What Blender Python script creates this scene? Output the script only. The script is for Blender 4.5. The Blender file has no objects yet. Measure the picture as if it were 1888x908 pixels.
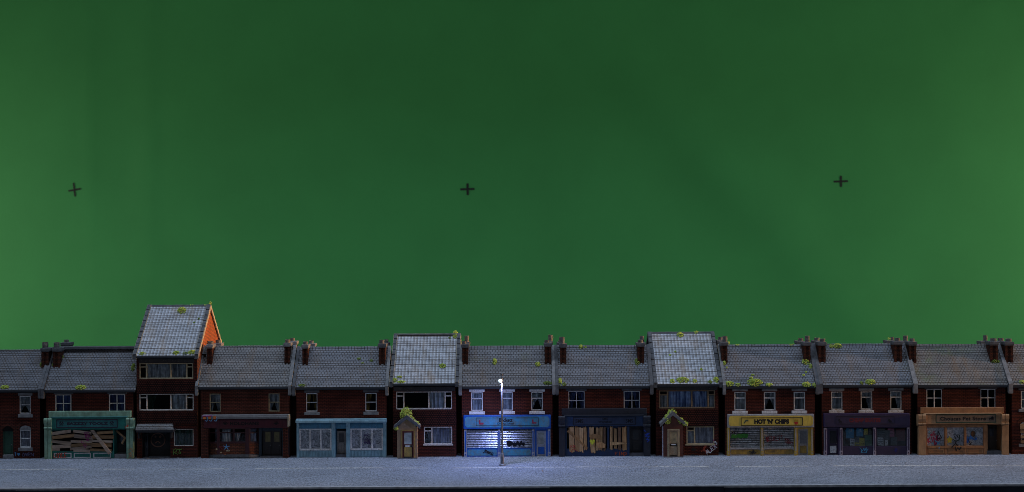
import bpy, math, random
from mathutils import Vector, noise as mnoise
random.seed(7)
R = random.Random(11)
K = 0.01            # one hundredth of a unit per photo pixel at the facade plane
D = 2600.0          # camera distance from the facade plane, same measure
TH = 0.0044         # slight camera roll
HOR = 454.0
GROUND = 841.8
sc = bpy.context.scene
col = sc.collection

# ------------------------------------------------------------------ materials
def newmat(name):
    m = bpy.data.materials.new(name); m.use_nodes = True
    nt = m.node_tree; nt.nodes.clear()
    return m, nt
class N:
    def __init__(s, nt): s.nt = nt
    def n(s, t, **kw):
        x = s.nt.nodes.new(t)
        for k, v in kw.items():
            if hasattr(x, k): setattr(x, k, v)
        return x
    def link(s, a, b): s.nt.links.new(a, b)
    def inp(s, node, key, v):
        if hasattr(v, 'is_output') or isinstance(v, bpy.types.NodeSocket): s.link(v, node.inputs[key])
        else: node.inputs[key].default_value = v
    def noise(s, vec, scale, detail=4, rough=.55):
        x = s.n('ShaderNodeTexNoise'); s.link(vec, x.inputs['Vector'])
        x.inputs['Scale'].default_value = scale; x.inputs['Detail'].default_value = detail
        x.inputs['Roughness'].default_value = rough
        return x.outputs['Fac']
    def ramp(s, fac, a, b, va=0.0, vb=1.0):
        x = s.n('ShaderNodeMapRange'); s.link(fac, x.inputs['Value'])
        x.inputs['From Min'].default_value = a; x.inputs['From Max'].default_value = b
        x.inputs['To Min'].default_value = va; x.inputs['To Max'].default_value = vb
        return x.outputs['Result']
    def mix(s, fac, a, b, mode='MIX'):
        x = s.n('ShaderNodeMix'); x.data_type = 'RGBA'; x.blend_type = mode
        s.inp(x, 0, fac)
        for i, v in ((6, a), (7, b)):
            if isinstance(v, bpy.types.NodeSocket): s.link(v, x.inputs[i])
            else: x.inputs[i].default_value = (v[0], v[1], v[2], 1)
        return x.outputs[2]
    def math(s, op, a, b=0.0):
        x = s.n('ShaderNodeMath'); x.operation = op; s.inp(x, 0, a); s.inp(x, 1, b)
        return x.outputs[0]
    def mapping(s, vec, scale, loc=(0, 0, 0)):
        x = s.n('ShaderNodeMapping'); s.link(vec, x.inputs['Vector'])
        x.inputs['Scale'].default_value = scale; x.inputs['Location'].default_value = loc
        return x.outputs['Vector']
    def bsdf(s, color, rough=.8, metal=0.0, spec=.3, height=None, bump=.3, dist=.01):
        b = s.n('ShaderNodeBsdfPrincipled'); o = s.n('ShaderNodeOutputMaterial')
        if isinstance(color, bpy.types.NodeSocket): s.link(color, b.inputs['Base Color'])
        else: b.inputs['Base Color'].default_value = (*color, 1)
        s.inp(b, 'Roughness', rough); b.inputs['Metallic'].default_value = metal
        b.inputs['Specular IOR Level'].default_value = spec
        if height is not None:
            bp = s.n('ShaderNodeBump'); s.link(height, bp.inputs['Height'])
            bp.inputs['Strength'].default_value = bump; bp.inputs['Distance'].default_value = dist
            s.link(bp.outputs['Normal'], b.inputs['Normal'])
        s.link(b.outputs[0], o.inputs[0])
        return b
    def pos(s): return s.n('ShaderNodeNewGeometry').outputs['Position']
    def uv(s): return s.n('ShaderNodeUVMap').outputs['UV']

def brick_tex(g, vec, w, h, mortar, c1, c2, cm, offset=.5, smooth=.1, bias=0.0):
    b = g.n('ShaderNodeTexBrick'); g.link(vec, b.inputs['Vector'])
    b.offset = offset; b.offset_frequency = 2; b.squash = 1
    b.inputs['Scale'].default_value = 1.0
    b.inputs['Brick Width'].default_value = w; b.inputs['Row Height'].default_value = h
    b.inputs['Mortar Size'].default_value = mortar; b.inputs['Mortar Smooth'].default_value = smooth
    b.inputs['Bias'].default_value = bias
    for k, c in (('Color1', c1), ('Color2', c2), ('Mortar', cm)): b.inputs[k].default_value = (*c, 1)
    return b

def M_brick(name, c1, c2, cm, w=7.0, h=2.7, mortar=.45, soot=.45, seed=0.0):
    m, nt = newmat(name); g = N(nt)
    uv = g.uv(); p = g.pos()
    b = brick_tex(g, uv, w, h, mortar, c1, c2, cm)
    pp = g.mapping(p, (1, 1, 1), (seed, 0, seed))
    f1 = g.ramp(g.noise(pp, 3.2, 5), .35, .7, 1.0, 1 - soot)
    f2 = g.ramp(g.noise(pp, 38, 3), .3, .7, .78, 1.2)
    c = g.mix(1.0, b.outputs['Color'], g.math('MULTIPLY', f1, f2), 'MULTIPLY')
    eff = g.ramp(g.noise(pp, 9, 6, .7), .68, .8, 0, .3)
    c = g.mix(eff, c, (.34, .30, .27))
    hh = g.math('SUBTRACT', g.noise(p, 120, 2), b.outputs['Fac'])
    g.bsdf(c, .92, spec=.12, height=hh, bump=.5, dist=.006)
    return m

def M_roof(name, c1, c2, cm, w, h, offset, mortar, stain=(.20, .12, .06), stain_amt=.35, moss=0.0, seed=0.0, streak=.3, double=0.0):
    m, nt = newmat(name); g = N(nt)
    uv = g.uv(); p = g.mapping(g.pos(), (1, 1, 1), (seed, 0, 0))
    b = brick_tex(g, uv, w, h, mortar, c1, c2, cm, offset=offset, smooth=.2)
    if double:
        b2 = brick_tex(g, g.mapping(uv, (1, 1, 1), (double, 0, 0)), w, h, mortar, (1, 1, 1), (1, 1, 1), (.5, .47, .44), offset=offset, smooth=.2)
        bcol = g.mix(1.0, b.outputs['Color'], b2.outputs['Color'], 'MULTIPLY')
    else: bcol = b.outputs['Color']
    st = g.ramp(g.noise(g.mapping(uv, (.055, .011, 1), (seed * 3, 0, 0)), 1.0, 5, .6), .5, .72, 0, stain_amt)
    c = g.mix(st, bcol, stain)
    dk = g.ramp(g.noise(g.mapping(uv, (.022, .05, 1), (seed, 7, 0)), 1.0, 5), .38, .66, 1.0, 1 - streak)
    c = g.mix(1.0, c, dk, 'MULTIPLY')
    sp = g.ramp(g.noise(p, 40, 3), .3, .7, .88, 1.12)
    c = g.mix(1.0, c, sp, 'MULTIPLY')
    if moss > 0:
        big = g.ramp(g.noise(p, 1.9, 4, .6), .62 - moss * .2, .78 - moss * .2)
        fine = g.ramp(g.noise(p, 55, 3, .7), .42, .62)
        c = g.mix(g.math('MULTIPLY', g.math('MULTIPLY', big, fine), .75), c, (.11, .15, .045))
    hh = g.math('SUBTRACT', g.math('MULTIPLY', g.noise(p, 90, 3), .5), b.outputs['Fac'])
    g.bsdf(c, .72, spec=.3, height=hh, bump=.45, dist=.006)
    return m

def M_paint(name, c, chip=(.25, .2, .16), amt=.5, rough=.6, grime=.5, gcol=None, seed=0.0, scale=1.0, spec=.35, streak=.3):
    """painted card or wood: chips, grime patches and run-off streaks"""
    m, nt = newmat(name); g = N(nt)
    p = g.mapping(g.pos(), (1, 1, 1), (seed, seed * .3, 0))
    g1 = g.ramp(g.noise(p, 9 * scale, 6, .62), .40, .68, 0, min(.95, grime * 1.35))
    gc = gcol or tuple(x * .35 for x in c)
    cc = g.mix(g1, c, gc)
    s1 = g.ramp(g.noise(g.mapping(p, (40 * scale, 40 * scale, 4 * scale)), 1.0, 4), .50, .74, 0, streak * 1.8)
    cc = g.mix(s1, cc, gc)
    ch = g.ramp(g.noise(p, 62 * scale, 5, .65), .715 - amt * .25, .75 - amt * .25, 0, .85)
    cc = g.mix(ch, cc, chip)
    cc = g.mix(1.0, cc, g.ramp(g.noise(p, 160, 2), .3, .7, .88, 1.12), 'MULTIPLY')
    g.bsdf(cc, rough, spec=spec, height=g.noise(p, 80, 4), bump=.25, dist=.006)
    return m

def M_wood(name, c, dark, seed=0.0, horiz=True):
    m, nt = newmat(name); g = N(nt)
    p = g.mapping(g.pos(), (1, 1, 1), (seed, 0, seed * 2))
    sc_ = (5, 40, 70) if horiz else (70, 40, 5)
    gr = g.ramp(g.noise(g.mapping(p, sc_), 1.0, 5, .6), .32, .68)
    cc = g.mix(gr, dark, c)
    oi = g.n('ShaderNodeObjectInfo').outputs['Random']
    cc = g.mix(1.0, cc, g.ramp(oi, 0, 1, .62, 1.25), 'MULTIPLY')
    cc = g.mix(g.ramp(g.noise(p, 14, 5), .5, .75, 0, .5), cc, tuple(x * .3 for x in dark))
    g.bsdf(cc, .85, spec=.15, height=gr, bump=.3, dist=.006)
    return m

def M_plain(name, c, rough=.7, metal=0.0, spec=.3, var=.2, scale=30):
    m, nt = newmat(name); g = N(nt); p = g.pos()
    cc = g.mix(1.0, c, g.ramp(g.noise(p, scale, 5), .3, .7, 1 - var, 1 + var), 'MULTIPLY')
    g.bsdf(cc, rough, metal, spec, height=g.noise(p, scale * 3, 3), bump=.15, dist=.004)
    return m

def M_curtain(name, c, c2=None, vstripe=26, seed=0.0):
    m, nt = newmat(name); g = N(nt); p = g.mapping(g.pos(), (1, 1, 1), (seed, 0, 0))
    w = g.ramp(g.noise(g.mapping(p, (vstripe, 5, 2.2)), 1.0, 3), .38, .62)
    cc = g.mix(w, c2 or tuple(x * .45 for x in c), c)
    cc = g.mix(1.0, cc, g.ramp(g.noise(p, 16, 4), .3, .7, .6, 1.2), 'MULTIPLY')
    g.bsdf(cc, .95, spec=.05)
    return m

def M_whitewash(name, seed=0.0):
    """glass smeared with window whitening: swirling brush marks"""
    m, nt = newmat(name); g = N(nt); p = g.mapping(g.pos(), (1, 1, 1), (seed, 0, 0))
    x = g.n('ShaderNodeTexNoise'); g.link(p, x.inputs['Vector'])
    x.inputs['Scale'].default_value = 11; x.inputs['Detail'].default_value = 5
    x.inputs['Distortion'].default_value = 2.2
    f = g.ramp(x.outputs['Fac'], .33, .62)
    f2 = g.ramp(g.noise(p, 42, 5), .35, .6, .72, 1.1)
    cc = g.mix(f, (.10, .11, .13), (.36, .38, .42))
    cc = g.mix(1.0, cc, f2, 'MULTIPLY')
    g.bsdf(cc, .35, spec=.4)
    return m

def M_glass():
    m, nt = newmat('window_glass'); g = N(nt)
    t = g.n('ShaderNodeBsdfTransparent'); t.inputs[0].default_value = (.82, .85, .86, 1)
    gl = g.n('ShaderNodeBsdfGlossy'); gl.inputs['Roughness'].default_value = .06
    gl.inputs[0].default_value = (.8, .85, .9, 1)
    lw = g.n('ShaderNodeLayerWeight'); lw.inputs[0].default_value = .25
    f = g.ramp(lw.outputs['Fresnel'], 0, 1,   .03, .4)
    mx = g.n('ShaderNodeMixShader'); g.link(g.math('MULTIPLY', f, .95), mx.inputs[0]); g.link(t.outputs[0], mx.inputs[1]); g.link(gl.outputs[0], mx.inputs[2])
    o = g.n('ShaderNodeOutputMaterial'); g.link(mx.outputs[0], o.inputs[0])
    return m

def M_shutter(name, rust=.3, seed=0.0):
    m, nt = newmat(name); g = N(nt); p = g.mapping(g.pos(), (1, 1, 1), (seed, 0, 0))
    f = g.ramp(g.noise(p, 5, 6, .65), .45, .72, 0, rust)
    cc = g.mix(f, (.50, .51, .54), (.10, .085, .07))
    cc = g.mix(g.ramp(g.noise(g.mapping(p, (50, 50, 5)), 1, 4), .5, .75, 0, rust), cc, (.12, .10, .08))
    b = g.bsdf(cc, g.ramp(g.noise(p, 22, 4), .3, .7,  .22, .38), .72, .4, height=g.noise(p, 13, 3), bump=.28, dist=.012)
    return m

def M_emit(name, c, s):
    m, nt = newmat(name); g = N(nt)
    e = g.n('ShaderNodeEmission'); e.inputs[0].default_value = (*c, 1); e.inputs[1].default_value = s
    o = g.n('ShaderNodeOutputMaterial'); g.link(e.outputs[0], o.inputs[0]); return m

def M_road():
    m, nt = newmat('road_surface'); g = N(nt); p = g.pos()
    big = g.ramp(g.noise(p, .9, 5, .6), .3, .7, .80, 1.15)
    mid = g.ramp(g.noise(p, 7, 5, .6), .3, .7, .86, 1.12)
    fine = g.math('MULTIPLY', g.ramp(g.noise(g.mapping(p, (1, .3, 1)), 34, 3, .8), .36, .64, .58, 1.4), g.ramp(g.noise(g.mapping(p, (1, .3, 1)), 80, 2, .7), .36, .64, .7, 1.3))
    c = g.mix(1.0, (.245, .265, .315), g.math('MULTIPLY', g.math('MULTIPLY', big, mid), fine), 'MULTIPLY')
    area = g.ramp(g.noise(g.mapping(p, (1.1, 2.2, 1), (3, 1, 0)), 1.0, 4), .42, .62)
    pit = g.ramp(g.noise(g.mapping(p, (1, .35, 1)), 24, 4, .6), .58, .64)
    c = g.mix(g.math('MULTIPLY', g.math('MULTIPLY', pit, area), .8), c, (.035, .035, .036))
    g.bsdf(c, .85, spec=.3, height=g.noise(p, 60, 4, .7), bump=.9, dist=.015)
    return m

def M_marking():
    m, nt = newmat('worn_road_paint'); g = N(nt); p = g.pos()
    a = g.ramp(g.noise(g.mapping(p, (.55, 3, 1)), 2.0, 4), .30, .50)
    b = g.ramp(g.noise(g.mapping(p, (1, .3, 1)), 30, 4, .7), .30, .52)
    f = g.math('MULTIPLY', a, b)
    bs = g.n('ShaderNodeBsdfPrincipled'); bs.inputs['Base Color'].default_value = (.52, .51, .50, 1); bs.inputs['Roughness'].default_value = .8
    t = g.n('ShaderNodeBsdfTransparent'); mx = g.n('ShaderNodeMixShader')
    g.link(g.math('MULTIPLY', f, .95), mx.inputs[0]); g.link(t.outputs[0], mx.inputs[1]); g.link(bs.outputs[0], mx.inputs[2])
    o = g.n('ShaderNodeOutputMaterial'); g.link(mx.outputs[0], o.inputs[0]); return m

def M_moss(name, a, b):
    m, nt = newmat(name); g = N(nt); p = g.pos()
    c = g.mix(g.ramp(g.noise(p, 45, 3), .35, .65), a, b)
    g.bsdf(c, .9, spec=.1, height=g.noise(p, 150, 3), bump=.6, dist=.01); return m

def M_screen():
    m, nt = newmat('green_screen_vinyl'); g = N(nt); p = g.pos()
    c = g.mix(1.0, (.053, .285, .082), g.ramp(g.noise(p, .6, 4), .3, .7, .95, 1.05), 'MULTIPLY')
    c = g.mix(1.0, c, g.ramp(g.noise(p, 40, 2), .3, .7, .97, 1.03), 'MULTIPLY')
    g.bsdf(c, .6, spec=.12); return m

BR = dict(c1=(.130, .031, .020), c2=(.090, .023, .015), cm=(.024, .013, .012))
brick_a = M_brick('red_brick_a', **BR, seed=1)
brick_b = M_brick('red_brick_b', (.118, .029, .020), (.080, .021, .014), (.020, .012, .011), seed=5)
brick_c = M_brick('red_brick_c', (.150, .044, .029), (.105, .032, .022), (.028, .018, .015), seed=9)
brick_lit = M_brick('warm_lit_brick', (.40, .105, .040), (.32, .08, .030), (.17, .075, .04), soot=.2, seed=3)  # brighter brick copy: warm light put into the gable's colour
brick_dk = M_brick('gap_shade_brick', (.016, .009, .007), (.012, .007, .006), (.008, .006, .005), seed=2)  # near-black brick: shade of the gaps put into the colour
brick_ch = M_brick('chimney_brick', (.11, .032, .017), (.065, .020, .012), (.022, .014, .011), w=5.0, h=2.4, seed=12)
tilehang = M_brick('hung_tile', (.090, .023, .016), (.066, .017, .012), (.010, .005, .005), w=4.2, h=3.3, mortar=.75, seed=4)
stone = M_plain('grey_stone', (.17, .168, .172), .85, var=.35, scale=14)
stone_dk = M_plain('dark_stone', (.085, .085, .092), .85, var=.35, scale=14)
stone_tan_lit = M_plain('tan_and_lit_stone', (.36, .30, .22), .85, var=.3, scale=14)  # sandy stone; also warm light put into parapet sides and cornice end
pot_m = M_plain('chimney_pot_clay', (.12, .112, .108), .85, var=.4, scale=20)
pot_tan = M_plain('chimney_pot_buff', (.15, .132, .112), .85, var=.35, scale=20)
gutter_m = M_plain('black_gutter', (.022, .024, .03), .5)
white_w = M_paint('weathered_white', (.68, .67, .66), (.30, .22, .16), .55, .55, .25, (.35, .28, .22), 1)
white_g = M_paint('greyed_white', (.66, .66, .68), (.24, .20, .17), .5, .6, .35, (.26, .24, .22), 2)
cream_w = M_paint('old_cream_frame', (.40, .34, .22), (.20, .13, .07), .6, .6, .4, (.2, .15, .09), 3)
brown_w = M_paint('brown_frame', (.20, .145, .09), (.09, .06, .04), .6, .6, .4, None, 4)
rust_w = M_paint('rusty_white_frame', (.58, .56, .54), (.26, .17, .10), .75, .55, .4, (.30, .22, .15), 5)
glass = M_glass()
net_c = M_curtain('net_curtain', (.62, .63, .66), (.2, .2, .22), seed=1)
net_d = M_curtain('dull_net_curtain', (.54, .54, .58), (.15, .15, .17), seed=4)
blue_c = M_curtain('blue_curtain', (.10, .13, .30), (.03, .035, .09), seed=2)
stripe_c = M_curtain('blue_striped_curtain', (.46, .58, .90), (.05, .08, .24), vstripe=30, seed=7)
gold_c = M_curtain('gold_curtain', (.36, .22, .05), (.09, .05, .015), seed=3)
green_c = M_curtain('green_curtain', (.035, .07, .045), (.012, .025, .018), seed=6)
lace_c = M_curtain('lace_curtain', (.46, .44, .52), (.15, .14, .18), vstripe=34, seed=8)
wash_m = M_whitewash('whitewashed_glass', 1); wash_b = M_whitewash('whitewashed_glass_b', 6)
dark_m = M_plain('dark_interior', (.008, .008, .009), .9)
black_m = M_plain('black_paint_and_shade', (.012, .012, .014), .6, var=.3)  # also stands in for shade between shutter slats
moss_y = M_moss('yellow_moss', (.29, .38, .06), (.58, .64, .14))
moss_d = M_moss('dark_moss', (.12, .18, .035), (.30, .36, .09))
road_m = M_road()

# ------------------------------------------------------------------ mesh builder
class MB:
    def __init__(s): s.v = []; s.f = []; s.u = []; s.m = []
    def face(s, pts, uv=None, mi=0):
        i = len(s.v); s.v += [tuple(p) for p in pts]; s.f.append(tuple(range(i, i + len(pts))))
        if uv is None:
            a, b, c = (Vector(p) for p in pts[:3]); n = (b - a).cross(c - a)
            ax = max(range(3), key=lambda k: abs(n[k]))
            uv = [((p[1], p[2]) if ax == 0 else (p[0], p[2]) if ax == 1 else (p[0], p[1])) for p in pts]
            uv = [(x / K, y / K) for x, y in uv]
        s.u.append(uv); s.m.append(mi)
    def hexa(s, p, mi=0):
        """p: 8 points, front face 0-3 (lb, rb, rt, lt seen from the street) and back face 4-7"""
        for q in ((0, 1, 2, 3), (5, 4, 7, 6), (1, 5, 6, 2), (4, 0, 3, 7), (3, 2, 6, 7), (4, 5, 1, 0)):
            s.face([p[k] for k in q], None, mi)
    def box(s, x0, x1, z0, z1, y0, y1, mi=0):
        s.hexa([(x0, y0, z0), (x1, y0, z0), (x1, y0, z1), (x0, y0, z1), (x0, y1, z0), (x1, y1, z0), (x1, y1, z1), (x0, y1, z1)], mi)
    def ball(s, c, r, mi=0, sub=1, squash=1.0):
        t = (1 + 5 ** .5) / 2
        vs = [Vector(v).normalized() for v in ((-1, t, 0), (1, t, 0), (-1, -t, 0), (1, -t, 0), (0, -1, t), (0, 1, t), (0, -1, -t), (0, 1, -t), (t, 0, -1), (t, 0, 1), (-t, 0, -1), (-t, 0, 1))]
        fs = [(0, 11, 5), (0, 5, 1), (0, 1, 7), (0, 7, 10), (0, 10, 11), (1, 5, 9), (5, 11, 4), (11, 10, 2), (10, 7, 6), (7, 1, 8), (3, 9, 4), (3, 4, 2), (3, 2, 6), (3, 6, 8), (3, 8, 9), (4, 9, 5), (2, 4, 11), (6, 2, 10), (8, 6, 7), (9, 8, 1)]
        tr = [[vs[a], vs[b], vs[d]] for a, b, d in fs]
        for _ in range(sub - 1):
            t2 = []
            for a, b, d in tr:
                ab, bd, da = ((a + b).normalized(), (b + d).normalized(), (d + a).normalized())
                t2 += [[a, ab, da], [ab, b, bd], [da, bd, d], [ab, bd, da]]
            tr = t2
        for T in tr: s.face([(c[0] + q.x * r, c[1] + q.y * r, c[2] + q.z * r * squash) for q in T], None, mi)
    def lathe(s, c, prof, n=14, mi=0):
        """prof: list of (r, z); axis vertical at c"""
        for (r0, z0), (r1, z1) in zip(prof, prof[1:]):
            for k in range(n):
                a, b = 2 * math.pi * k / n, 2 * math.pi * (k + 1) / n
                q = [(c[0] + r * math.cos(t), c[1] + r * math.sin(t), c[2] + z) for r, z, t in ((r0, z0, a), (r0, z0, b), (r1, z1, b), (r1, z1, a))]
                if r0 < 1e-6: q = [q[0], q[2], q[3]]
                elif r1 < 1e-6: q = [q[0], q[1], q[2]]
                s.face(q, None, mi)
    def build(s, name, mats, parent=None, smooth=False, bevel=0.0):
        if name == 'graffiti' and isinstance(mats, (list, tuple)) and len(mats) > 1:      # each colour of spray is a mark of its own
            o = None
            for k, m in enumerate(mats):
                q = MB()
                for f, u, mi in zip(s.f, s.u, s.m):
                    if mi == k: q.face([s.v[i] for i in f], u)
                if q.f: o = q.build(name, m, parent)
            return o
        me = bpy.data.meshes.new(name); me.from_pydata(s.v, [], s.f)
        ul = me.uv_layers.new(name='UVMap'); k = 0
        flat = [c for u in s.u for q in u for c in q]
        ul.data.foreach_set('uv', flat)
        if not isinstance(mats, (list, tuple)): mats = [mats]
        for m in mats: me.materials.append(m)
        me.polygons.foreach_set('material_index', s.m)
        if smooth: me.polygons.foreach_set('use_smooth', [True] * len(s.f))
        o = bpy.data.objects.new(name, me); col.objects.link(o)
        if parent is not None: o.parent = parent
        if smooth or bevel:
            w = o.modifiers.new('weld', 'WELD'); w.merge_threshold = 1e-5
        if bevel:
            b = o.modifiers.new('bevel', 'BEVEL'); b.width = bevel; b.segments = 2; b.limit_method = 'ANGLE'
        return o

def prop(o, label, cat, group=None):
    o['label'] = label; o['category'] = cat
    if group: o['group'] = group

_txt = {}
def text_tris(body, bold=0.0, shear=0.0, space=1.0):
    key = (body, bold, shear, space)
    if key in _txt: return _txt[key]
    cu = bpy.data.curves.new('tmp', 'FONT'); cu.body = body; cu.offset = bold * 1.5; cu.shear = shear
    cu.space_character = space; cu.resolution_u = 4
    o = bpy.data.objects.new('tmp', cu); col.objects.link(o)
    dg = bpy.context.evaluated_depsgraph_get(); dg.update()
    me = bpy.data.meshes.new_from_object(o.evaluated_get(dg))
    vs = [(v.co.x, v.co.y) for v in me.vertices]; fs = [tuple(p.vertices) for p in me.polygons]
    bpy.data.objects.remove(o); bpy.data.curves.remove(cu); bpy.data.meshes.remove(me)
    x0 = min(v[0] for v in vs); x1 = max(v[0] for v in vs); y0 = min(v[1] for v in vs); y1 = max(v[1] for v in vs)
    vs = [((x - x0) / (x1 - x0), (y - y0) / (y1 - y0)) for x, y in vs]
    _txt[key] = (vs, fs); return vs, fs

STROKE = {
 'A': [[(0, 0), (.5, 1), (1, 0)], [(.2, .4), (.8, .4)]], 'B': [[(0, 0), (0, 1), (.8, .8), (.1, .5), (.9, .25), (0, 0)]],
 'C': [[(1, .9), (.3, 1), (0, .5), (.3, 0), (1, .1)]], 'D': [[(0, 0), (0, 1), (.8, .75), (.9, .3), (0, 0)]],
 'E': [[(.9, 1), (0, 1), (0, 0), (.9, 0)], [(0, .5), (.7, .5)]], 'F': [[(0, 0), (0, 1), (.9, 1)], [(0, .5), (.7, .5)]],
 'G': [[(1, .9), (.3, 1), (0, .5), (.3, 0), (1, .1), (1, .5), (.6, .5)]], 'H': [[(0, 0), (0, 1)], [(1, 0), (1, 1)], [(0, .5), (1, .5)]],
 'I': [[(.5, 0), (.5, 1)]], 'J': [[(.8, 1), (.8, .2), (.4, 0), (0, .2)]], 'K': [[(0, 0), (0, 1)], [(.9, 1), (0, .45), (.9, 0)]],
 'L': [[(0, 1), (0, 0), (.9, 0)]], 'M': [[(0, 0), (.1, 1), (.5, .4), (.9, 1), (1, 0)]], 'N': [[(0, 0), (0, 1), (1, 0), (1, 1)]],
 'O': [[(.5, 1), (0, .6), (.2, 0), (.8, 0), (1, .6), (.5, 1)]], 'R': [[(0, 0), (0, 1), (.9, .8), (.1, .5), (1, 0)]],
 'S': [[(1, .9), (.4, 1), (.05, .75), (.9, .3), (.5, 0), (0, .1)]], 'T': [[(.5, 0), (.5, 1)], [(0, 1), (1, 1)]],
 'U': [[(0, 1), (.1, .1), (.5, 0), (.9, .1), (1, 1)]], 'V': [[(0, 1), (.5, 0), (1, 1)]], 'W': [[(0, 1), (.25, 0), (.5, .7), (.75, 0), (1, 1)]],
 'X': [[(0, 0), (1, 1)], [(0, 1), (1, 0)]], 'Y': [[(0, 1), (.5, .5), (1, 1)], [(.5, .5), (.5, 0)]],
 'a': [[(.9, .6), (.3, .6), (0, .3), (.3, 0), (.9, .2), (.9, .6), (.95, 0)]], 'n': [[(0, 0), (0, .6), (.5, .6), (.9, .4), (.9, 0)]],
 'g': [[(.9, .6), (.2, .6), (.1, .1), (.9, .15), (.9, .6), (.85, -.3), (.1, -.3)]], 'u': [[(0, .6), (.1, 0), (.8, .05), (.9, .6), (.9, 0)]],
 's': [[(.9, .6), (.1, .5), (.8, .2), (0, 0)]], 't': [[(.4, 1), (.4, 0), (.8, 0)], [(0, .65), (.8, .65)]], 'e': [[(.05, .35), (.9, .4), (.5, .65), (0, .3), (.5, 0), (.9, .1)]],
}

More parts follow.
